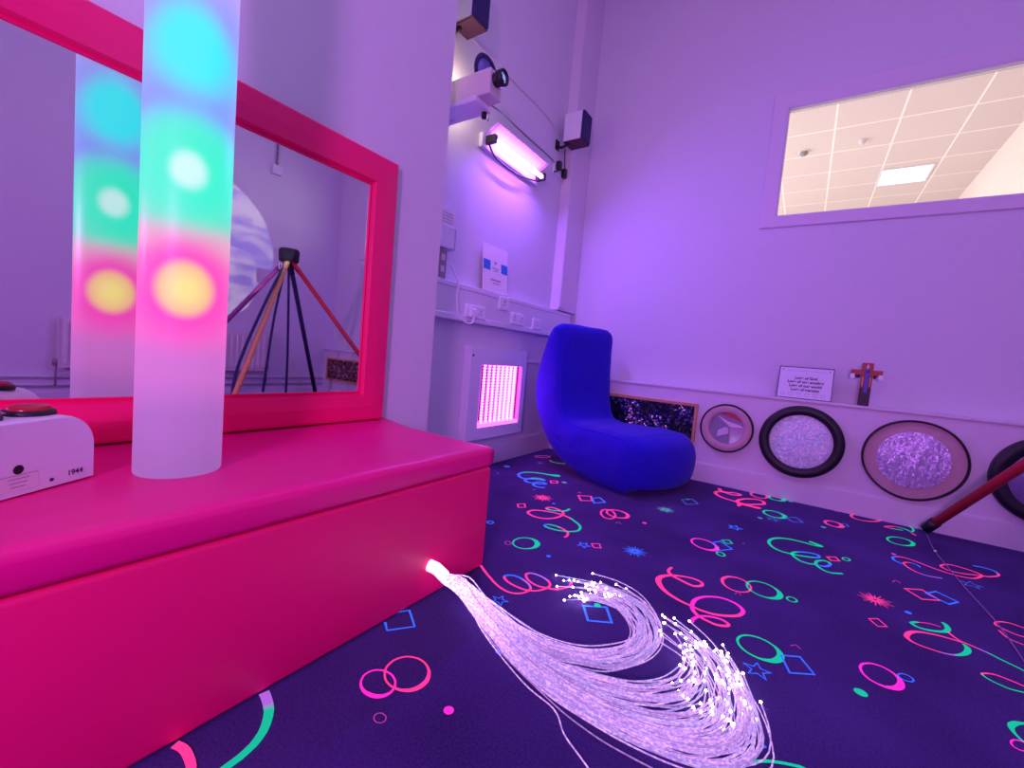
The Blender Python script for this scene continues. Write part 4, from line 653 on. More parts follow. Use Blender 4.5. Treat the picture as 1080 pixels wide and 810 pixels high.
# ------------------------------------------------------------------ padded bench
FX = -.896; BY0, BY1 = -1.25, 1.255
bench = thing('padded_bench', 'long crimson vinyl padded bench under the padded mirror', 'bench', (-1.19, 0, 0))
def base(b):
    rbox(b, XA+.004, BY0, .004, FX, BY1, .374, .012, 3)
part('base', base, 'red_vinyl', bench, smooth=True)
def lid(b):
    # soft cushion: slightly higher at the back, rounded rim
    nx, ny = 26, 90
    x0, x1 = XA+.004, FX+.004; top = {}
    rr = random.Random(3)
    for i in range(nx+1):
        for j in range(ny+1):
            u, v = i/nx, j/ny
            x = x0+(x1-x0)*u; y = BY0+(BY1+.002-BY0)*v
            z = .4475+.0165*max(0, 1-u/.24)
            du = min(u*(x1-x0), (1-u)*(x1-x0)) if u > .5 else 1
            dv = min(v, 1-v)*(BY1-BY0)
            for dd in (du, dv):
                if dd < .016: z -= .006*(1-dd/.016)**2
            z += .0016*math.sin(9*y+3*x)*math.sin(14*x)*(4*u*(1-u))
            z -= .004*max(0, math.sin(21*y+1.3))**6*max(0, (u-.72)/.28)*(u < .985)
            top[i, j] = b.verts.new((x, y, z))
    for i in range(nx):
        for j in range(ny):
            f = b.faces.new((top[i, j], top[i+1, j], top[i+1, j+1], top[i, j+1])); f.smooth = True
    loop = [top[i, 0] for i in range(nx+1)]+[top[nx, j] for j in range(1, ny+1)]+[top[i, ny] for i in range(nx-1, -1, -1)]+[top[0, j] for j in range(ny-1, 0, -1)]
    def ins(v, d, z): return b.verts.new((min(max(v.co.x, x0+d), x1-d), min(max(v.co.y, BY0+d), BY1+.002-d), z))
    prev = loop
    for d, z in ((-.0, .425), (-.0, .390), (.006, .379)):
        cur = [ins(v, d, z) for v in loop]
        for k in range(len(loop)):
            f = b.faces.new((prev[k], prev[(k+1) % len(loop)], cur[(k+1) % len(loop)], cur[k])); f.smooth = True
        prev = cur
    b.faces.new(prev)
part('cushion_lid', lid, 'red_vinyl_lid', bench)

# ------------------------------------------------------------------ padded mirror
mir = thing('wall_mirror', 'large wall mirror in a thick crimson padded frame', 'mirror', (XA, .2, .466))
MY0, MY1, MZ0, MZ1, FW = -1.1, 1.207, .468, 1.506, .122
def rail(b, p0, p1, q1, q0):
    # mitred soft rail: p along the outer edge, q along the inner edge (y, z)
    sec = [(0, 0), (.0, .030), (.07, .037), (.5, .043), (.86, .040), (.93, .024), (1.0, .030), (1.06, .010), (1.06, 0)]
    R = []
    for (a, c) in ((p0, q0), (p1, q1)):
        R.append([b.verts.new((XA+.001+h, a[0]+(c[0]-a[0])*u, a[1]+(c[1]-a[1])*u)) for u, h in sec])
    for k in range(len(sec)-1):
        f = b.faces.new((R[0][k], R[1][k], R[1][k+1], R[0][k+1])); f.smooth = False
    b.faces.new(R[0]); b.faces.new(R[1])
O_ = [(MY0, MZ0), (MY1, MZ0), (MY1, MZ1), (MY0, MZ1)]; I_ = [(MY0+FW, MZ0+FW-.006), (MY1-FW-.003, MZ0+FW-.006), (MY1-FW-.003, MZ1-FW), (MY0+FW, MZ1-FW)]
for k, nm in enumerate(('bottom', 'right', 'top', 'left')):
    part('frame_rail', lambda b: rail(b, O_[k], O_[(k+1) % 4], I_[(k+1) % 4], I_[k]), 'red_vinyl', mir)
part('mirror_glass', lambda b: bx(b, XA+.004, MY0+FW-.01, MZ0+FW-.02, -1.455, MY1-FW+.01, MZ1-FW+.01), 'mirror', mir)

# ------------------------------------------------------------------ bubble tube
TX, TY, TZ, TR = -1.188, .404, .4475, .083
bt = thing('bubble_tube', 'tall frosted column lamp glowing cyan and pink on the bench', 'lamp', (TX, TY, TZ))
tm = tube_mat()
o = part('tube', lambda b: lathe(b, [(0, 1.9), (TR, 1.9), (TR, .004), (TR*.97, 0), (0, 0)], (0, 0, 0), n=64), tm, None)
o.parent = bt
o = part('top_cap', lambda b: lathe(b, [(0, 1.96), (TR*1.1, 1.95), (TR*1.1, 1.88), (TR*1.001, 1.88), (TR*1.001, 1.901), (0, 1.901)], (0, 0, 0), n=48), 'white_plastic', None); o.parent = bt
o = part('wall_bracket', lambda b: rbox(b, XA-TX, -.02, 1.86, -TR*.9, .02, 1.9, .004), 'white_plastic', None); o.parent = bt

# ------------------------------------------------------------------ switch box
e = Vector((.533, -.846, 0)); nn = Vector((.846, .533, 0)); SO = Vector((-1.226, .269, .4485))
sw = thing('switch_box', 'white rounded switch box with dark red push buttons on the bench end', 'switch box', SO + e*.16 - nn*.06)
def S(t, z, d): return SO + e*t - nn*d + Vector((0, 0, z))
def shell(b):
    H, W, D, r = .137, .33, .125, .068
    poly = [(0, .002), (.0, H-r)] + [(r*(.95-math.cos(a)*.95), H-r+r*math.sin(a)) for a in [i*PI/2/9 for i in range(1, 10)]]
    poly += [(W-q, z) for q, z in reversed(poly[2:])]+[(W, H-r), (W, .002)]
    N = len(poly); rows = []
    for d, s in ((0, .006), (.004, .0015), (.010, 0), (D-.010, 0), (D-.004, .0015), (D, .006)):
        cx, cz = W/2, H/2
        rows.append([b.verts.new(S(u+(cx-u)*s*6, z+(cz-z)*s*8 if z > .01 else z, d)) for u, z in poly])
    for i in range(len(rows)-1):
        for k in range(N):
            f = b.faces.new((rows[i][k], rows[i][(k+1) % N], rows[i+1][(k+1) % N], rows[i+1][k])); f.smooth = True
    b.faces.new(rows[0]); b.faces.new(rows[-1])
part('housing', shell, 'white_plastic', sw)
for (t, d, lab) in ((.075, .060, 1), (.165, .060, 2), (.255, .060, 3)):
    c = S(t, .136, d)
    hb = part('push_button', lambda b: lathe(b, [(0, -.001), (.037, -.001), (.038, .004), (.036, .010), (.030, .011), (0, .011)], c, n=32), 'black', sw)
    sub('button_dome', lambda b: lathe(b, [(.0315, .0105), (.031, .015), (.024, .019), (0, .021)], c, n=32), 'red_dome', hb)
part('socket_hole', lambda b: [b.faces.new([b.verts.new(S(.142+.0085*math.cos(k*PI/10), .050+.0085*math.sin(k*PI/10), -.0006)) for k in range(20)])], 'dark_hole', sw)
part('serial_number', lambda b: text_mesh(b, '1944', .0155, lambda x, y, z: S(.043-x, .020+y, -.0004-z), bold=.0001, depth=.0003), 'dark_ink', sw)
def plate(b):
    def q(t0, z0, t1, z1, dd, mi):
        f = b.faces.new([b.verts.new(S(*p, dd)) for p in ((t0, z0), (t1, z0), (t1, z1), (t0, z1))]); f.material_index = mi
    q(.110, .010, .20, .042, -.0004, 0)
    q(.110, .0395, .20, .0405, -.0007, 1)
    for k, (a, c) in enumerate(((.125, .158), (.128, .156), (.130, .154))): q(a, .033-.0075*k, c, .0345-.0075*k, -.0007, 1)
part('rating_plate', plate, ['paper', 'grey_ink'], sw)
part('mains_inlet', lambda b: [b.faces.new([b.verts.new(S(t, z, -.0005)) for t, z in ((.083, .013), (.090, .013), (.090, .019), (.083, .019))])], 'dark_ink', sw)


# ------------------------------------------------------------------ dado trunking, sockets, wires
TF = -1.735
tr = thing('dado_trunking', 'long white cable trunking along the alcove wall holding the sockets', 'trunking', (XB, 2.4, 1.06))
def trunk(b):
    bx(b, XB, 1.508, .958, TF+.008, 3.40, 1.172)
    rbox(b, TF+.004, 1.508, .972, TF, 3.40, 1.158, .001, 1) if False else None
part('body', trunk, 'pvc', tr)
part('cover', lambda b: [rbox(b, TF+.004, 1.508, z0, TF+.014, 3.40, z1, .003, 1) for z0, z1 in ((.958, .992), (1.142, 1.172))], 'pvc', tr)
def socket(y0, y1, z0, z1, label, double, name='wall_socket', cat_='socket'):
    t = thing(name, label, cat_, (TF, (y0+y1)/2, (z0+z1)/2), 'white sockets on the dado trunking')
    x = TF+.0085
    part('faceplate', lambda b: rbox(b, x, y0, z0, x+.012, y1, z1, .003, 2), 'white_plastic', t)
    n = 2 if double else 1; w = (y1-y0)/n
    for k in range(n):
        cy = y0+w*(k+.5); cz = (z0+z1)/2
        part('pin_holes', lambda b: [bx(b, x+.0118, cy+a-.004, cz+c-.002-.003*(a == 0), x+.0126, cy+a+.004, cz+c+.002+.003*(a == 0)) for a, c in ((0, .012), (-.011, -.008), (.011, -.008))], 'dark_hole', t)
        part('rocker_switch', lambda b: rbox(b, x+.011, cy-.006, z1-.026, x+.0155, cy+.006, z1-.010, .001, 1), 'pvc_dull', t)
socket(2.335, 2.445, 1.075, 1.160, 'white single socket highest on trunking, directly below the leaning booklet', False)
socket(2.485, 2.660, .995, 1.072, 'white double socket on trunking, second from the blue chair', True)
socket(2.775, 2.890, .990, 1.065, 'white socket on trunking nearest the blue chair', False)
socket(2.000, 2.195, .985, 1.062, 'white double socket with a white plug in it, nearest the wall edge', True)
pl = thing('power_plug', 'white three pin plug with white cord in the leftmost trunking socket', 'plug', (TF, 2.045, 1.02))
part('plug_body', lambda b: rbox(b, TF+.0212, 2.022, .985, TF+.050, 2.070, 1.04, .008, 2), 'white_plastic', pl)
part('cord', lambda b: tube(b, cat([(TF+.045, 2.047, .988), (TF+.055, 2.03, .955), (TF+.055, 1.98, .945), (TF+.04, 1.915, .985), (TF+.03, 1.90, 1.08), (TF+.03, 1.905, 1.16), (TF+.02, 1.86, 1.235), (TF+.012, 1.842, 1.262)], 8), .0055, 8), 'white_plastic', pl)
ad = thing('power_adapter', 'grey power adapter standing on trunking beside the wall edge', 'power adapter', (TF, 1.79, 1.1725))
part('adapter_body', lambda b: rbox(b, XB+.02, 1.765, 1.1725, TF-.004, 1.832, 1.338, .006, 2), 'grey_plastic', ad)
for z in (1.21, 1.275): part('adapter_label', lambda b: bx(b, TF-.0045, 1.785, z, TF-.0035, 1.815, z+.035), 'pvc_dull', ad)
ph = thing('leaflet_holder', 'clear white leaflet holder with paper fixed above the power adapter', 'leaflet holder', (XB, 1.82, 1.34))
part('holder', lambda b: (bx(b, XB, 1.70, 1.345, XB+.006, 1.885, 1.555), rbox(b, XB+.045, 1.70, 1.345, XB+.050, 1.885, 1.47, .002, 1), bx(b, XB, 1.879, 1.345, XB+.05, 1.885, 1.47), bx(b, XB, 1.70, 1.345, XB+.05, 1.885, 1.350)), 'pvc', ph)
def leaf(b):
    bx(b, XB+.012, 1.703, 1.352, XB+.042, 1.876, 1.56, 0)
    for k in range(5): bx(b, XB+.0415, 1.74, 1.535-.016*k, XB+.0425, 1.86, 1.538-.016*k, 1)
part('leaflets', leaf, ['paper', 'grey_ink'], ph)

# booklet leaning on the wall, standing on the trunking
bk = thing('booklet', 'white booklet with two blue blocks leaning on wall above the trunking', 'booklet', (TF, 2.31, 1.1725))
def BK(y, z, d): return Vector((-1.742+d-.028*z/.305, y, 1.1725+z*.995))
def cover(b):
    by0, by1 = 2.183, 2.452
    def q(y0, z0, y1, z1, d, mi):
        f = b.faces.new([b.verts.new(BK(*p, d)) for p in ((y0, z0), (y1, z0), (y1, z1), (y0, z1))]); f.material_index = mi
    v = [b.verts.new(BK(y, z, d)) for d in (-.006, 0) for y, z in ((by0, .001), (by1, .001), (by1, .308), (by0, .308))]
    for f in ((3, 2, 1, 0), (4, 5, 6, 7), (0, 1, 5, 4), (1, 2, 6, 5), (2, 3, 7, 6), (3, 0, 4, 7)): b.faces.new([v[i] for i in f])
    q(by0+.002, .145, by0+.075, .207, .0007, 1); q(by1-.075, .145, by1-.002, .207, .0007, 1)
    q(by0+.118, .192, by0+.142, .207, .0007, 2)
    for k, (a, c) in enumerate(((.095, .170), (.110, .160))): q(by0+a, .160-.014*k, by0+c, .166-.014*k, .0007, 2)
    q(by0+.080, .082, by0+.190, .092, .0007, 2); q(by0+.100, .063, by0+.175, .069, .0007, 2)
    q(by0+.0, .0, by1, .006, .0007, 3)
part('pages', cover, ['paper', 'blue_ink', 'grey_ink', 'dark_ink'], bk)

# ------------------------------------------------------------------ infinity light panel on the alcove wall
PX = -1.725; py0, py1, pz0, pz1 = 2.095, 2.757, .205, .814; oy0, oy1, oz0, oz1 = 2.215, 2.695, .285, .700
inf = thing('infinity_light_panel', 'white framed box with glowing pink strings of lights on alcove wall', 'light panel', (XB, 2.43, .5))
def pframe(b):
    rbox(b, XB+.001, py0, pz0, PX, oy0, pz1, .004, 1); rbox(b, XB+.001, oy1, pz0, PX, py1, pz1, .004, 1)
    bx(b, XB+.001, oy0-.003, pz0+.001, PX-.0005, oy1+.003, oz0); bx(b, XB+.001, oy0-.003, oz1, PX-.0005, oy1+.003, pz1-.001)
part('frame', pframe, 'pvc', inf)
part('screw', lambda b: lathe(b, [(0, .0), (.008, .0), (.007, .003), (0, .003)], (PX, py0+.022, pz1-.055), 'X', 16), 'screw', inf)
# mirrored interior, light strings in front of the back mirror
part('back_mirror', lambda b: bx(b, XB+.001, oy0, oz0, XB+.004, oy1, oz1), 'dark_mirror', inf)
part('glowing_sill', lambda b: bx(b, XB+.004, oy0, oz0, PX-.006, oy1, oz0+.022), 'led_floor', inf)
part('side_mirror', lambda b: bx(b, XB+.004, oy1-.004, oz0+.022, PX-.006, oy1, oz1), 'dark_mirror', inf)
for k in range(9):
    y = oy0+.026+k*.0515
    def strand(b):
        for j in range(20): lathe(b, [(0, -.008), (.0095+.0005*k, -.005), (.0095+.0005*k, .005), (0, .008)], (XB+.026, y, oz0+.034+j*.0198), 'Z', 8)
        tube(b, [(XB+.026, y, oz0+.022), (XB+.026, y, oz1)], .0012+.0009*k, 6)
    part('light_string', strand, 'led_pink', inf)

# ------------------------------------------------------------------ UV lamp
LX, LY0, LY1, LZ = -1.705, 2.135, 2.695, 2.070
uv = thing('wall_lamp', 'glowing violet tube lamp with ribbed reflector on the alcove wall', 'lamp', (XB, 2.41, 2.07))
part('backplate', lambda b: rbox(b, XB+.001, 2.075, 2.020, XB+.030, 2.735, 2.105, .004, 1), 'pvc', uv)
part('lamp_tube', lambda b: tube(b, [(LX, LY0, LZ), (LX, LY1, LZ-.004)], .0145, 16), 'uv_tube', uv)
def refl(b):
    n = 44; a = []; c = []
    for i in range(n+1):
        y = 2.10+.62*i/n; w = .004*math.sin(i*PI)+(.005 if i % 2 else 0)
        a.append(b.verts.new((XB+.031, y, 2.100+w))); c.append(b.verts.new((LX+.035+w, y, 2.150+w)))
    for i in range(n): b.faces.new((a[i], a[i+1], c[i+1], c[i]))
    d = [b.verts.new(v.co+Vector((-.002, 0, .004))) for v in c]; e_ = [b.verts.new(v.co+Vector((0, 0, .004))) for v in a]
    for i in range(n): b.faces.new((e_[i], e_[i+1], d[i+1], d[i])); b.faces.new((c[i], c[i+1], d[i+1], d[i]))
part('ribbed_reflector', refl, 'uv_reflector', uv)
for y, s in ((LY0, -1), (LY1, 1)):
    part('end_cap', lambda b: (rbox(b, XB+.03, min(y, y+.030*s), LZ-.026, LX+.022, max(y, y+.030*s), LZ+.022, .004, 2)), 'black', uv)
part('lead', lambda b: tube(b, cat([(LX-.03, LY0-.02, LZ-.02), (LX-.03, LY0+.06, LZ-.075), (LX-.03, 2.42, LZ-.085), (LX-.03, LY1-.05, LZ-.045), (LX-.03, LY1+.01, LZ-.02)], 6), .006, 8), 'black', uv)

# ------------------------------------------------------------------ projector with effect wheel
pj = thing('effects_projector', 'white projector with dark lens and effect wheel bracketed high on alcove wall', 'projector', (-1.55, 1.65, 1.972))
part('casing', lambda b: rbox(b, -1.755, 1.600, 1.972, -1.336, 1.690, 2.086, .006, 2), 'pvc_dull', pj)
part('casing_lip', lambda b: rbox(b, -1.42, 1.597, 1.968, -1.333, 1.693, 2.0, .004, 1), 'pvc_dull', pj)
part('lens', lambda b: lathe(b, [(.016, .03), (.018, -.004), (.034, -.004), (.036, .006), (.036, .030), (.028, .034), (.024, .030), (.024, .018), (0, .016)], (-1.315, 1.642, 2.046), 'X', 32), 'black', pj)
part('lens_glass', lambda b: lathe(b, [(.0235, .0205), (.016, .024), (0, .026)], (-1.315, 1.642, 2.046), 'X', 24), mat('lens_glass', (.2, .15, .6), .05, emit=(.35, .4, 1), estr=.8), pj)
part('lens_barrel', lambda b: lathe(b, [(.026, -.022), (.026, .0), (.030, .0), (.030, -.022)], (-1.315, 1.642, 2.046), 'X', 24), 'black', pj)
wh = part('effect_wheel', lambda b: lathe(b, [(.072, -.004), (.090, -.004), (.092, 0), (.090, .004), (.072, .004), (.072, -.004)], (-1.435, 1.690, 2.122), 'X', 48), 'blue_speaker', pj)
sub('picture_disc', lambda b: lathe(b, [(0, -.001), (.073, -.001), (.073, .001), (0, .001)], (-1.435, 1.690, 2.122), 'X', 40), mat('painted_slide', (.16, .16, .55), .3, noise=.6, scale=25), wh)
sub('hub', lambda b: lathe(b, [(.014, -.006), (.014, .012), (0, .014)], (-1.435, 1.690, 2.122), 'X', 16), 'white_plastic', wh)
part('mounting_shelf', lambda b: (rbox(b, XB+.001, 1.585, 1.945, -1.40, 1.71, 1.970, .003, 1), prism(b, [(XB+.001, 1.945), (-1.60, 1.945), (XB+.001, 1.87)], lambda u, v, d: (u, d, v), 1.60, 1.612), prism(b, [(XB+.001, 1.945), (-1.60, 1.945), (XB+.001, 1.87)], lambda u, v, d: (u, d, v), 1.67, 1.682)), 'pvc', pj)
part('foot_knob', lambda b: lathe(b, [(0, -.026), (.013, -.026), (.013, 0), (0, 0)], (-1.43, 1.690, 1.945), 'Z', 14), 'black', pj)

# ------------------------------------------------------------------ speakers
def speaker(x0, x1, y0, y1, z0, z1, label, wall_x):
    t = thing('wall_speaker', label, 'speaker', (x0, (y0+y1)/2, z0), 'white wall speakers with dark fronts')
    part('cabinet', lambda b: rbox(b, x0, y0, z0+.012, x1-.022, y1, z1, .006, 2), 'pvc', t)
    part('grille', lambda b: rbox(b, x1-.022, y0+.001, z0+.010, x1, y1-.001, z1-.001, .008, 2), 'blue_speaker', t)
    part('base_panel', lambda b: rbox(b, x0+.002, y0+.001, z0, x1-.006, y1-.001, z0+.012, .005, 1), 'speaker_base', t)
    def br(b):
        bx(b, wall_x+.001, y0-.004, z0-.03, wall_x+.008, y0+.05, z0+.04)
        tube(b, [(wall_x+.006, y0+.02, z0-.012), ((wall_x+x0)/2+.02, y0+.02, z0-.022), (x0+.04, y0+.03, z0+.002)], .011, 8)
    part('bracket', br, 'black', t)
    part('indicator', lambda b: ball(b, (x0+.035, y0+.028, z0-.004), .005), 'white_plastic', t)
speaker(-1.758, -1.603, 1.752, 1.880, 2.500, 2.760, 'white speaker with navy front highest on alcove wall, above the projector', XB)
speaker(-1.722, -1.556, 2.985, 3.122, 2.428, 2.645, 'small white speaker with navy front by the corner pipe boxing', XB)

# cables and sockets near the ceiling
c1 = thing('power_cable', 'thin dark cable running down from projector to the upper wall socket', 'cable', (XB, 2.6, 2.3))
part('cord', lambda b: tube(b, cat([(-1.43, 1.722, 1.925), (-1.62, 1.95, 2.12), (XB+.008, 2.16, 2.305), (XB+.007, 2.6, 2.305), (XB+.007, 2.93, 2.300), (XB+.012, 3.0, 2.272)], 6), .0045, 7), 'grey_plastic', c1)
part('plug_body', lambda b: rbox(b, XB+.013, 2.995, 2.245, XB+.048, 3.040, 2.310, .008, 2), 'black', c1)
part('plug_tail', lambda b: tube(b, cat([(XB+.03, 3.01, 2.25), (XB+.03, 2.99, 2.225), (XB+.02, 2.965, 2.215)], 5), .005, 7), 'black', c1)
c2 = thing('speaker_cable', 'thin pale cable clipped diagonally above the violet lamp to the small speaker', 'cable', (XB, 2.7, 2.56))
part('cord', lambda b: tube(b, cat([(XB+.006, 1.95, 2.56), (XB+.006, 2.4, 2.562), (XB+.006, 2.8, 2.56), (XB+.03, 2.99, 2.50)], 5), .004, 7), 'pvc_dull', c2)
c3 = thing('speaker_plug', 'black plug hanging below the small white corner speaker', 'plug', (XB, 3.11, 2.3))
part('plug_body', lambda b: rbox(b, XB+.014, 3.085, 2.215, XB+.052, 3.125, 2.285, .008, 2), 'black', c3)
part('cord', lambda b: tube(b, cat([(XB+.035, 3.105, 2.28), (XB+.03, 3.10, 2.34), (XB+.045, 3.06, 2.42)], 6), .0045, 7), 'black', c3)
so = thing('upper_wall_socket', 'white double socket high on the alcove wall below the small speaker', 'socket', (XB, 3.05, 2.26))
part('faceplate', lambda b: rbox(b, XB+.001, 2.975, 2.215, XB+.013, 3.128, 2.312, .003, 2), 'white_plastic', so)

# ------------------------------------------------------------------ rocker chair
ca = math.radians(-18); cd = Vector((math.cos(ca), math.sin(ca), 0)); cn = Vector((-cd.y, cd.x, 0)); CO = Vector((-.813, 2.516, 0)); CW = .525
OUT = [(-.660, 1.026), (-.735, 1.015), (-.790, .93), (-.850, .77), (-.885, .60), (-.865, .44), (-.790, .30), (-.690, .175), (-.560, .085), (-.380, .030), (-.200, .006), (-.060, .003),
       (.010, .022), (.046, .110), (.048, .215), (.010, .310), (-.060, .345), (-.200, .352), (-.350, .350), (-.480, .356), (-.545, .385), (-.585, .47), (-.605, .58), (-.620, .78), (-.632, .95)]
out2 = []
P_ = [Vector((s, z, 0)) for s, z in OUT]; NP = len(P_)
for i in range(NP):
    p0, p1, p2, p3 = P_[i-1], P_[i], P_[(i+1) % NP], P_[(i+2) % NP]
    for k in range(4):
        t = k/4; out2.append(.5*((2*p1)+(p2-p0)*t+(2*p0-5*p1+4*p2-p3)*t*t+(3*p1-p0-3*p2+p3)*t**3))
SP = [Vector(p) for p in cat([(-.695, .96, 0), (-.72, .80, 0), (-.735, .60, 0), (-.70, .42, 0), (-.58, .25, 0), (-.40, .185, 0), (-.20, .178, 0), (-.05, .178, 0)], 8)]
def near_sp(p): return min(SP, key=lambda q: (q-p).length)
def WF(s):
    q = min(1, max(0, (s+.52)/.40)); return CW*(1+.25*q*q*(3-2*q))
def CH(s, z, w): return CO + cd*s + cn*w + Vector((0, 0, z))
ch = thing('rocker_chair', 'royal blue fabric floor rocker chair in the corner by the alcove', 'chair', CO + cd*-.35 + cn*.25)
def cpanel(b):
    rows = []; nw = 16
    for k in range(nw+1):
        u = k/nw; w = CW*u
        ed = min(u, 1-u)*CW; inset = .014*max(0, 1-ed/.035)**2; bul = .022*(4*u*(1-u))**.7
        row = []
        for j, p in enumerate(out2):
            q = near_sp(p); d = (p-q); L = d.length; d.normalize()
            front = 1.0 if p.x > -.05 else .35
            f = bul*front*(1 if p.y > .05 else .0)-inset
            wr_ = .0025*math.sin(38*p.x+9*u)*math.sin(30*p.y+4*u)
            pp = p+d*(f+wr_*(p.y > .03))
            sw_ = min(1, max(0, (p.x+.52)/.40)); wx = w*(1+.25*sw_*sw_*(3-2*sw_))
            if p.x > -.02 and p.y > .05: pp.x += .075*(4*u*(1-u))**.6*min(1, (p.x+.02)/.05)
            row.append(b.verts.new(CH(pp.x, max(pp.y, .002), wx)))
        rows.append(row)
    N = len(out2)
    for k in range(nw):
        for j in range(N):
            f = b.faces.new((rows[k][j], rows[k][(j+1) % N], rows[k+1][(j+1) % N], rows[k+1][j])); f.smooth = True
part('cushion_cover', cpanel, 'blue_fabric', ch)
for side in (0, 1):
    def spanel(b):
        rows = []; K = 7; N = len(out2); sg = -1 if side == 0 else 1; w0 = 0 if side == 0 else CW
        for k in range(K+1):
            u = k/K; h = .042*math.sqrt(max(0, 1-(1-u)**2)); row = []
            for j, p in enumerate(out2):
                q = near_sp(p); d = (p-q).normalized()
                a = p-d*.014
                pp = a.lerp(q, u*.999)
                wr_ = .0055*math.sin(48*(p.x*.6+p.y*.8)+2.5*math.sin(9*p.y))*(4*u*(1-u))*min(1, max(0, (-.10-p.x)/.15))
                # stitched vertical seams
                seam = -.010*math.exp(-((pp.x+.57+.5*(pp.y-.30))/.012)**2) if pp.y < .42 else 0
                seam += -.008*math.exp(-((pp.x+.33+.25*(pp.y-.1))/.012)**2) if pp.y < .42 else 0
                row.append(b.verts.new(CH(pp.x, max(pp.y, .002), (0 if side == 0 else WF(p.x))+sg*(h+(wr_+seam)*(u > .05)))))
            rows.append(row)
        for k in range(K):
            for j in range(N):
                f = b.faces.new((rows[k][j], rows[k][(j+1) % N], rows[k+1][(j+1) % N], rows[k+1][j])); f.smooth = True
    part('side_panel', spanel, 'blue_fabric', ch)
    part('piping', lambda b: tube(b, [CH(p.x, max(p.y, .005), (0 if side == 0 else WF(p.x))) - (p-near_sp(p)).normalized().x*.013*cd - Vector((0, 0, (p-near_sp(p)).normalized().y*.013 if p.y > .03 else 0)) for p in out2+[out2[0]]], .0035, 6), 'blue_fabric', ch)

# ------------------------------------------------------------------ along the back wall boxing
def picture(x0, x1, z0, z1, label, fm, pm, group='framed sparkling pictures on the low boxing'):
    t = thing('framed_picture', label, 'picture', ((x0+x1)/2, YL, z0), group)
    w = .022
    for q in ((x0, z0, x1, z0+w), (x0, z1-w, x1, z1), (x0, z0+w, x0+w, z1-w), (x1-w, z0+w, x1, z1-w)):
        part('frame_rail', lambda b: rbox(b, q[0], YL-.022, q[1], q[2], YL-.0005, q[3], .003, 1), fm, t)
    part('print', lambda b: bx(b, x0+w-.002, YL-.012, z0+w-.002, x1-w+.002, YL-.002, z1-w+.002), pm, t)
picture(-1.34, -.602, .262, .545, 'dark sparkling picture in a thin wooden frame behind the blue chair', 'wood', 'holo')
picture(1.47, 2.20, .262, .548, 'brown foil picture in a wooden frame, seen only in the mirror', 'wood', 'holo_brown')

def disc_ring(b, cx, cz, r0, r1, h, n=56, wob=0):
    pr = [(r1, 0), (r1, h*.7), (r1-.006, h), (r0+.006, h), (r0, h*.7), (r0, 0)]
    rows = []
    for r, d in pr:
        rows.append([b.verts.new((cx+r*math.cos(2*PI*k/n)*(1+wob*math.cos(4*PI*k/n+.4)), YL-d, cz+r*math.sin(2*PI*k/n)*(1+wob*math.sin(6*PI*k/n)))) for k in range(n)])
    for i in range(len(rows)-1):
        for k in range(n):
            f = b.faces.new((rows[i][k], rows[i][(k+1) % n], rows[i+1][(k+1) % n], rows[i+1][k])); f.smooth = True
def dome(b, cx, cz, r, d0, h, n=48, rings=8, rough=0, seed=1):
    rr = random.Random(seed); rows = []
    for i in range(rings+1):
        u = i/rings; R = r*(1-u)
        rows.append([b.verts.new((cx+max(R, 1e-4)*math.cos(2*PI*k/n), YL-d0-h*(1-(1-u)**2)-rough*rr.random()*(0 < i), cz+max(R, 1e-4)*math.sin(2*PI*k/n))) for k in range(n)])
    for i in range(rings):
        for k in range(n):
            f = b.faces.new((rows[i][k], rows[i][(k+1) % n], rows[i+1][(k+1) % n], rows[i+1][k])); f.smooth = rough == 0
def tactile(cx, cz, label):
    return thing('tactile_disc', label, 'wall disc', (cx, YL, cz), 'round tactile discs on the low boxing')
t = tactile(-.408, .403, 'smallest round wall disc, thin dark rim and mirror facets, beside wooden frame')
part('rim', lambda b: disc_ring(b, -.408, .403, .157, .168, .028), 'black', t)
part('cushion', lambda b: disc_ring(b, -.408, .403, .108, .160, .024), 'pink_skin', t)
def facets(b):
    c = (-.408, .403); y = YL-.012; r = .112
    def A(a, k=1): return (c[0]+r*k*math.cos(math.radians(a)), y, c[1]+r*k*math.sin(math.radians(a)))
    def poly(ps, mi, dy=0):
        f = b.faces.new([b.verts.new((p[0], p[1]-dy, p[2])) for p in ps]); f.material_index = mi
    poly([A(a) for a in range(0, 360, 8)], 0)
    poly([A(a) for a in range(28, 126, 7)], 1, .001)
    poly([A(a) for a in range(-75, 29, 7)]+[A(25, .2)], 2, .002)
    poly([A(128, .98), A(25, .25), A(10, .95), A(22, .8), A(80, .45)], 3, .004)
    poly([A(200, .45), A(230, .75), A(300, .35), A(20, .12), A(120, .1)], 4, .006)
part('mirror_facets', facets, [mat('facet_grey', (.30, .28, .40), .3), mat('facet_red', (.55, .06, .12), .35), mat('facet_pale', (.70, .55, .78), .15, metal=.6), mat('facet_white', (.85, .72, .85), .25), mat('facet_card', (.72, .66, .82), .4)], t)
t = tactile(.022, .389, 'thick black ringed wall disc filled with pale silver glitter, below the sign')
part('ring', lambda b: disc_ring(b, .022, .389, .170, .228, .045), 'black', t)
part('glitter_pad', lambda b: dome(b, .022, .389, .174, .016, .012, rough=.002), 'glitter', t)
t = tactile(.560, .382, 'largest round wall disc, tan fabric with thin black hoop and crumpled foil centre')
part('hoop', lambda b: disc_ring(b, .560, .382, .218, .229, .030, wob=.012), 'black', t)
part('fabric', lambda b: dome(b, .560, .382, .222, .006, .016), 'pink_skin', t)
part('foil_pad', lambda b: dome(b, .557, .382, .160, .0195, .008), 'sequin', t)
t = tactile(1.083, .378, 'black ringed wall disc behind the leaning red pole at right edge')
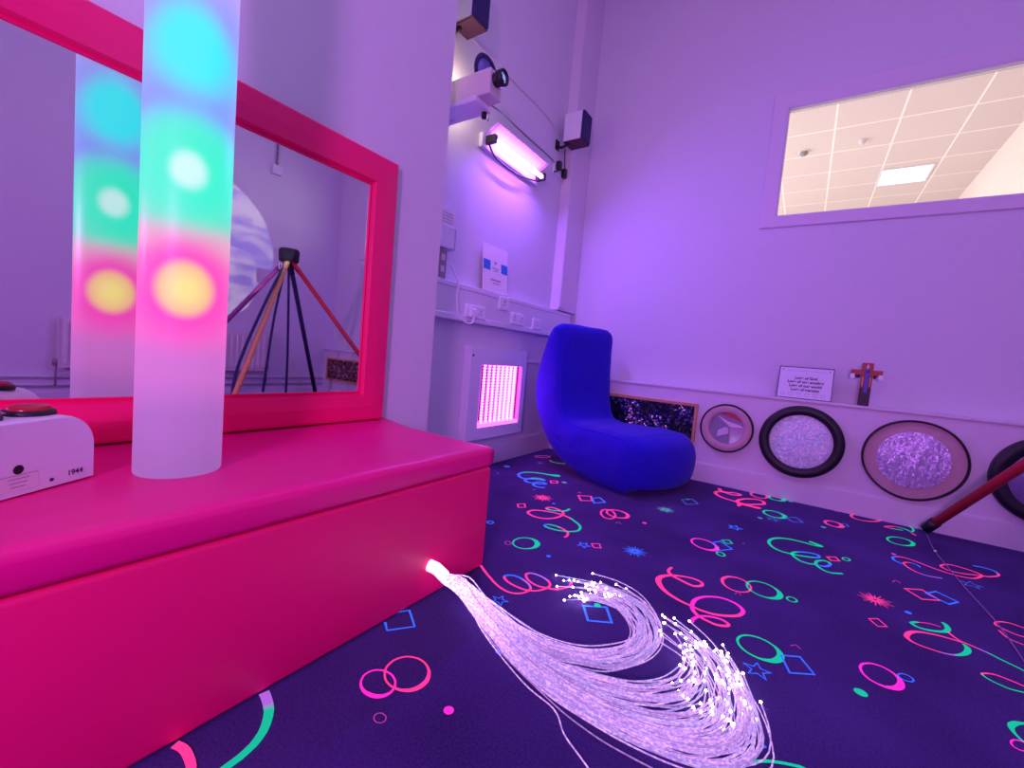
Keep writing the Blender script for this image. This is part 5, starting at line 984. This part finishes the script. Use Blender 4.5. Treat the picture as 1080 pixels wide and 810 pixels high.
part('ring', lambda b: disc_ring(b, 1.083, .378, .160, .226, .045), 'black', t)
part('mirror_pad', lambda b: dome(b, 1.083, .378, .165, .016, .010), mat('purple_mirror', (.50, .40, .70), .2, metal=.7), t)

# sign
sg = thing('motto_sign', 'pale sign with four lines starting Love of, standing on the ledge', 'sign', (.008, YL+.04, .657))
SA = math.radians(14)
def SG(x, z, d): return Vector((x, YL+.004+z*math.sin(SA)-d*math.cos(SA), .6575+z*math.cos(SA)-d*math.sin(SA)+.002))
def slab(b, x0, z0, x1, z1, d0, d1):
    v = [b.verts.new(SG(x, z, d)) for d in (d0, d1) for x, z in ((x0, z0), (x1, z0), (x1, z1), (x0, z1))]
    for f in ((3, 2, 1, 0), (4, 5, 6, 7), (0, 1, 5, 4), (1, 2, 6, 5), (2, 3, 7, 6), (3, 0, 4, 7)): b.faces.new([v[i] for i in f])
part('backing', lambda b: slab(b, -.139, 0, .153, .208, -.008, 0), 'dark_ink', sg)
part('face', lambda b: slab(b, -.135, .004, .149, .204, 0, .002), 'sign_face', sg)
def words(b):
    for k, s in enumerate(('Love of God', 'Love of one another', 'Love of our world', 'Love of learning')):
        text_mesh(b, s, .0235, lambda x, y, z: SG(.010+x, .136-.0255*k+y, .0026+z), bold=.0007)
part('lettering', words, 'dark_ink', sg)
for q in ((-.10, .183, .115, .1845), (.008, .163, .011, .174), (-.122, .184, -.114, .192), (.128, .184, .136, .192)):
    part('ornament', lambda b: slab(b, *q, .002, .0028), 'grey_ink', sg)
for k in range(6):
    part('ornament', lambda b: tube(b, [SG(-.105+.043*k+.012*math.cos(a*PI/8), .028+.010*math.sin(a*PI/8), .0024) for a in range(16)], .0009, 5), 'grey_ink', sg)

# cross
cr_ = thing('standing_cross', 'small painted red cross with dark base standing on the ledge', 'cross', (.306, YL+.03, .657))
def cy(b, x0, z0, x1, z1, y0, y1): rbox(b, x0, y0, z0, x1, y1, z1, .002, 1)
part('post', lambda b: cy(b, .281, .6575, .335, .915, YL+.018, YL+.034), 'cross_red', cr_)
part('arms', lambda b: cy(b, .230, .832, .380, .872, YL+.0175, YL+.0345), 'cross_red', cr_)
part('painted_base', lambda b: cy(b, .283, .659, .333, .765, YL+.0155, YL+.0175), 'black', cr_)
part('painted_figure', lambda b: (cy(b, .297, .735, .319, .860, YL+.0145, YL+.0165), lathe(b, [(0, -.001), (.012, -.001), (.012, .001), (0, .001)], (.308, YL+.0145, .868), 'Y', 16)), 'cross_blue', cr_)
for x in (.240, .372): part('painted_panel', lambda b: cy(b, x-.010, .818, x+.010, .846, YL+.0155, YL+.0185), 'white_plastic', cr_)
part('painted_panel', lambda b: (cy(b, .300, .888, .316, .893, YL+.0155, YL+.0175), cy(b, .305, .880, .311, .905, YL+.0152, YL+.0172)), 'white_plastic', cr_)
for x in (.286, .321): part('gold_edge', lambda b: cy(b, x, .775, x+.009, .83, YL+.015, YL+.0175), 'cross_gold', cr_)
for x0, x1 in ((.254, .278), (.338, .352)): part('dark_panel', lambda b: cy(b, x0, .822, x1, .842, YL+.0155, YL+.0185), 'dark_ink', cr_)

# ------------------------------------------------------------------ pole frame (tripod tent), mostly seen in the mirror
HB = Vector((1.45, 2.345, 1.555))
tp = thing('pole_tent_frame', 'tepee frame of coloured poles whose red pole leans into view at right', 'tent frame', (HB.x, HB.y, 0))
feet = [('pole_red', Vector((.639, 3.244, .022))), ('pole_orange', Vector((.60, 1.44, .022))), ('pole_purple', Vector((2.10, 1.41, .022))), ('navy', Vector((2.12, 3.14, .022)))]
for mname, F in feet:
    d = (F-HB); top = HB + d.normalized()*.03
    p = part('pole', lambda b: tube(b, [top, F-d.normalized()*.04], .0225, 16), mname, tp)
    sub('foot_cap', lambda b: tube(b, [F-d.normalized()*.075, F-d.normalized()*.004], .0265, 16), 'black', p)
    sub('sleeve', lambda b: tube(b, [top-d.normalized()*.0, top+d.normalized()*.14], .0245, 16), 'pole_yellow' if mname == 'pole_orange' else mname, p)
part('hub_cap', lambda b: lathe(b, [(.0, .085), (.085, .080), (.095, .06), (.090, -.035), (.082, -.045), (.0, -.045)], HB, 'Z', 24), 'black_soft', tp)
part('ring', lambda b: tube(b, [HB+Vector((.025*math.cos(a/3), -.08, -.10+.03*math.sin(a/3))) for a in range(20)], .006, 8), 'white_plastic', tp)
for pts, r in (([HB+Vector((-.02, -.03, -.04)), (1.18, 2.02, 1.10), (.86, 1.66, .50), (.70, 1.55, .14), (.69, 1.54, .02)], .013),
            ([HB+Vector((0, -.02, -.04)), (1.42, 2.22, 1.0), (1.36, 2.14, .55), (1.38, 2.12, .22)], .012),
            ([HB+Vector((.0, .0, -.04)), (1.45, 2.37, .9), (1.52, 2.42, .4), (1.56, 2.44, .04)], .012)):
    part('strap', lambda b: tube(b, cat(pts, 8), r, 8), 'navy', tp)
part('ground_cord', lambda b: tube(b, cat([(.70, 1.54, .03), (.95, 1.75, .05), (1.38, 2.12, .20)], 6), .005, 6), 'navy', tp)
sl = thing('floor_string', 'thin string lying on carpet from the foot of red pole', 'string', (.63, 2.4, .004))
part('cord', lambda b: tube(b, cat([(.639, 3.20, .006), (.618, 2.91, .004), (.620, 2.725, .004), (.627, 2.442, .004), (.640, 2.179, .004), (.633, 1.957, .004), (.61, 1.52, .006)], 6), .0022, 6), 'string', sl)
part('knot', lambda b: ball(b, (.618, 2.90, .006), .006), 'white_plastic', sl)

# ------------------------------------------------------------------ opposite wall (seen in the mirror)
rd = thing('radiator', 'white ribbed panel radiator reflected in the padded mirror', 'radiator', (XW, 1.7, .35))
def radp(b):
    ry0, ry1, z0, z1 = .885, 2.545, .355, .775
    bx(b, XW-.10, ry0, z0, XW-.045, ry1, z1)
    n = int((ry1-ry0)/.055)
    for k in range(n):
        y = ry0+.02+k*.055; rbox(b, XW-.112, y, z0+.03, XW-.099, y+.030, z1-.03, .006, 1)
part('panel', radp, 'rad', rd)
part('grille', lambda b: [bx(b, XW-.097, .89+k*.02, .775, XW-.048, .90+k*.02, .780) for k in range(82)], 'rad', rd)
part('end_cover', lambda b: bx(b, XW-.105, .872, .355, XW-.04, .885, .780), 'pole_yellow' if False else 'pvc_dull', rd)
for y, s in ((.865, 'n'), (2.565, 's')):
    v = part('valve', lambda b: (lathe(b, [(0, 0), (.022, 0), (.022, .05), (.016, .055), (0, .055)], (XW-.075, y, .375), 'Z', 14), tube(b, [(XW-.075, y, .375), (XW-.075, y, .20)], .008, 8)), 'grey_plastic', rd)
for y in (1.1, 1.7, 2.3): part('bracket', lambda b: bx(b, XW-.046, y, .40, XW-.001, y+.03, .72), 'steel', rd)
for z, lab in ((.275, 'upper white heating pipe along wall below radiator, seen in the mirror'), (.205, 'lower white heating pipe along wall below radiator, seen in the mirror')):
    t = thing('wall_pipe', lab, 'pipe', (XW, 0, z), 'heating pipes on the wall')
    part('pipe', lambda b: tube(b, [(XW-.035, YF+.02, z), (XW-.035, YL-.02, z)], .011, 10), 'trim', t)
    for y in (-1, .3, 1.5, 2.8): part('clip', lambda b: bx(b, XW-.03, y, z-.014, XW, y+.02, z+.014), 'pvc', t)
jb = thing('wall_switch_box', 'small white wall box under a dark conduit, reflected in the mirror', 'switch', (XW, 2.60, 2.60))
part('box', lambda b: rbox(b, XW-.04, 2.55, 2.585, XW-.0005, 2.66, 2.69, .006, 2), 'pvc', jb)
part('conduit', lambda b: tube(b, [(XW-.015, 2.605, 2.69), (XW-.015, 2.605, 4.09)], .010, 8), 'grey_plastic', jb)

# ------------------------------------------------------------------ fibre optic tail
fo = thing('fibre_optic_tail', 'glowing white bundle of fibre optic strands spilling from bench onto carpet', 'fibre optic lights', (-.896, .965, .10))
A_in = [(-.80, 1.045), (-.69, 1.04), (-.575, 1.035), (-.454, 1.045), (-.377, 1.097), (-.331, 1.16), (-.332, 1.237), (-.386, 1.310), (-.461, 1.326), (-.510, 1.285), (-.520, 1.21)]
A_out = [(-.80, 1.03), (-.68, 1.00), (-.508, .970), (-.407, 1.000), (-.317, 1.040), (-.264, 1.130), (-.252, 1.255), (-.300, 1.357), (-.391, 1.432), (-.476, 1.428), (-.600, 1.372)]
B_in = [(-.80, 1.04), (-.68, 1.015), (-.48, .960), (-.352, .985), (-.245, 1.035), (-.180, 1.115), (-.165, 1.190), (-.195, 1.245), (-.262, 1.262)]
B_mid = [(-.80, 1.03), (-.67, .985), (-.47, .925), (-.335, .915), (-.20, .935), (-.095, 1.005), (-.070, 1.11), (-.13, 1.245), (-.225, 1.315)]
B_out = [(-.80, 1.02), (-.665, .958), (-.470, .890), (-.322, .874), (-.175, .882), (-.045, .930), (.010, 1.03), (-.045, 1.21), (-.150, 1.345), (-.290, 1.385)]
def resample(P, n):
    P = cat([(p[0], p[1], 0) for p in P], 8)
    L = [0]
    for a, b in zip(P, P[1:]): L.append(L[-1]+(b-a).length)
    R = []
    for i in range(n):
        t = L[-1]*i/(n-1); k = 0
        while k < len(L)-2 and L[k+1] < t: k += 1
        f = (t-L[k])/max(1e-9, L[k+1]-L[k]); R.append(P[k].lerp(P[k+1], min(1, f)))
    return R
NR = 15
RA = [resample(A_in, NR), resample(A_out, NR)]; RB = [resample(B_in, NR), resample(B_mid, NR), resample(B_out, NR)]
HOLE = Vector((-.883, .966, .108))
rf = random.Random(5)
def strand_pts(fam):
    u = rf.random(); hmax = rf.uniform(.004, .036 if fam == 'B' else .024)
    off = Vector((rf.gauss(0, .009), rf.gauss(0, .009), 0)); ph = rf.random()*6; end = rf.uniform(.86, 1.0) if fam == 'A' else rf.uniform(.70, 1.0)
    if fam == 'A': base = [RA[0][i].lerp(RA[1][i], u) for i in range(NR)]
    else:
        u = u**.8
        base = [RB[0][i].lerp(RB[1][i], u*2) if u < .5 else RB[1][i].lerp(RB[2][i], u*2-1) for i in range(NR)]
    ro = Vector((0, rf.uniform(-1, 1), rf.uniform(-1, 1)))
    while ro.length > 1: ro = Vector((0, rf.uniform(-1, 1), rf.uniform(-1, 1)))
    pts = [HOLE+ro*.0155+Vector((-.01, 0, 0)), HOLE+ro*.0155+Vector((.012, .004, .0)), HOLE+ro*.017+Vector((.045, .022, -.030))]
    n = max(6, round(NR*end))
    for i in range(n):
        s = i/(NR-1); w = min(1, s*4)
        p = base[i] + off*(.4+1.8*s)*w + Vector((.008*math.sin(9*s+ph), .008*math.cos(8*s+ph*2), 0))*w
        spread = (1-w)*.020
        z = .0045 + hmax*(.6+.4*math.sin(5*s+ph)) + (1-w)*(.030+.018*ro.z)
        p = p + Vector((0, ro.y*spread, 0)); pts.append(Vector((p.x, p.y, max(.0042, z))))
    # the tips lift a little
    pts[-1].z += rf.uniform(0, .012)
    return cat(pts, 3)
def strand_mesh(b, pts, r):
    tube(b, pts, r, 5, 0)
    ball(b, pts[-1], r*1.9, 1, 7)
N_STRAND = 165
fams = ['A']*48 + ['B']*(N_STRAND-48)
rf.shuffle(fams)
strays = [[HOLE, HOLE+Vector((.05, .02, -.03)), (-.80, 1.02, .04), (-.66, .945, .012), (-.479, .868, .006), (-.381, .847, .004), (-.333, .804, .004), (-.28, .776, .004), (-.21, .74, .004)],
          [HOLE, HOLE+Vector((.05, .02, -.03)), (-.80, 1.02, .04), (-.62, .93, .012), (-.397, .860, .006), (-.287, .842, .004), (-.211, .842, .004), (-.12, .850, .004)],
          [HOLE, HOLE+Vector((.05, .03, -.03)), (-.78, 1.05, .04), (-.6, 1.05, .014), (-.42, 1.03, .010), (-.30, 1.08, .01), (-.285, 1.22, .01), (-.38, 1.38, .012), (-.50, 1.42, .012), (-.655, 1.365, .012)]]
allp = [strand_pts(f) for f in fams] + [cat(s, 5) for s in strays]
order = list(range(len(allp)-3)); own = set(order[:96]) | set(range(len(allp)-3, len(allp)))
rest = bmesh.new()
for i, pts in enumerate(allp):
    if i in own: part('fibre_strand', lambda b: strand_mesh(b, pts, .0017), ['fibre', 'fibre_tip'], fo)
    else: strand_mesh(rest, pts, .0017)
ro_ = obj('fibre_strands', rest, ['fibre', 'fibre_tip'], fo); ro_['kind'] = 'stuff'
part('root_sleeve', lambda b: tube(b, [HOLE+Vector((-.012, -.002, .004)), HOLE+Vector((.012, .004, 0)), HOLE+Vector((.040, .018, -.022))], [.018, .0185, .0175], 18, caps=True), 'fibre_root', fo)

# ------------------------------------------------------------------ lights of the place, and added fills
def light(name, kind, loc, energy, col, **kw):
    l = bpy.data.lights.new(name, kind); l.energy = energy; l.color = col
    for k, v in kw.items(): setattr(l, k, v)
    o = bpy.data.objects.new(name, l); C.objects.link(o); o.location = loc; return o
light('ceiling_fill', 'AREA', (.3, .5, ZC-.03), 23, (.56, .40, 1.0), shape='RECTANGLE', size=2.6, size_y=3.2)  # added violet ambient fill under the ceiling, no fitting there
# added fill light behind the camera, brightens the bench front
lb = light('fill_behind', 'AREA', (.5, -1.8, 1.35), 54, (.82, .24, 1.0), shape='DISK', size=.45)
lb.rotation_euler = (Vector((-.8, .6, .5))-lb.location).to_track_quat('-Z', 'Y').to_euler()
# the violet light the wall lamp sends into the room
ul = light('wall_lamp_output', 'AREA', (LX+.020, (LY0+LY1)/2, LZ-.002), 17, (.28, .09, 1.0), shape='RECTANGLE', size=.54, size_y=.022)
ul.rotation_euler = (Matrix.Rotation(math.radians(46), 3, 'Y') @ Matrix(((0, 0, -1), (1, 0, 0), (0, -1, 0)))).to_euler()
# projector throwing a picture of clouds on the opposite wall
sp_ = light('projector_beam', 'SPOT', (-1.262, 1.642, 2.046), 210, (1, 1, 1), spot_size=math.radians(24.2), spot_blend=.03, shadow_soft_size=.008)
tgt = Vector((XW, 1.845, 1.65)) - Vector(sp_.location)
sp_.rotation_euler = tgt.to_track_quat('-Z', 'Y').to_euler()
l = sp_.data; l.use_nodes = True; nt = l.node_tree; em = nt.nodes['Emission']
tc = nt.nodes.new('ShaderNodeTexCoord'); mp = nt.nodes.new('ShaderNodeMapping'); mp.inputs['Scale'].default_value = (1, 2.2, 1)
nz = nt.nodes.new('ShaderNodeTexNoise'); nz.inputs['Scale'].default_value = 9; nz.inputs['Detail'].default_value = 5
cr = nt.nodes.new('ShaderNodeValToRGB')
cr.color_ramp.elements[0].position = .45; cr.color_ramp.elements[0].color = (.10, .18, .75, 1)
cr.color_ramp.elements[1].position = .58; cr.color_ramp.elements[1].color = (1.0, .92, .85, 1)
nt.links.new(tc.outputs['Normal'], mp.inputs[0]); nt.links.new(mp.outputs[0], nz.inputs['Vector']); nt.links.new(nz.outputs['Fac'], cr.inputs[0]); nt.links.new(cr.outputs[0], em.inputs['Color'])
# lamp house of the projector leaks warm light on the wall behind it
light('projector_leak', 'POINT', (-1.70, 1.80, 2.19), 2.5, (1, .72, .42), shadow_soft_size=.02)
# added area light, out of view, that brightens the next room
light('next_room_fill', 'AREA', (NX0+.1, 7.5, 1.9), 185, (1, .90, .88), shape='RECTANGLE', size=2.4, size_y=6.5).rotation_euler = (0, -PI/2, 0)
w = bpy.data.worlds.new('world'); bpy.context.scene.world = w; w.use_nodes = True
w.node_tree.nodes['Background'].inputs[0].default_value = (.02, .01, .04, 1); w.node_tree.nodes['Background'].inputs[1].default_value = .3

# ------------------------------------------------------------------ camera
f_, ya, pi_, ro = 456.9, .5898, .0666, .0858
cy_, sy_, cp, sp = math.cos(ya), math.sin(ya), math.cos(pi_), math.sin(pi_)
fw = Vector((-sy_*cp, cy_*cp, -sp)); r0 = Vector((cy_, sy_, 0)); u0 = r0.cross(fw)
rr_ = r0*math.cos(ro)+u0*math.sin(ro); uu = -r0*math.sin(ro)+u0*math.cos(ro)
cam = bpy.data.cameras.new('camera'); cam.sensor_width = 36; cam.lens = 36*f_/1080; cam.clip_start = .02
co = bpy.data.objects.new('camera', cam); C.objects.link(co)
mw = Matrix.Identity(4)
for i in range(3): mw[i][0], mw[i][1], mw[i][2] = rr_[i], uu[i], -fw[i]
mw[0][3], mw[1][3], mw[2][3] = 0, 0, .78
co.matrix_world = mw
sc = bpy.context.scene; sc.camera = co
sc.view_settings.view_transform = 'Standard'; sc.view_settings.look = 'None'; sc.view_settings.gamma = 1; sc.view_settings.use_curve_mapping = False
sc.view_settings.exposure = 0
sc.cycles.max_bounces = 8; sc.cycles.diffuse_bounces = 4; sc.cycles.sample_clamp_indirect = 6
sc.cycles.use_denoising = True
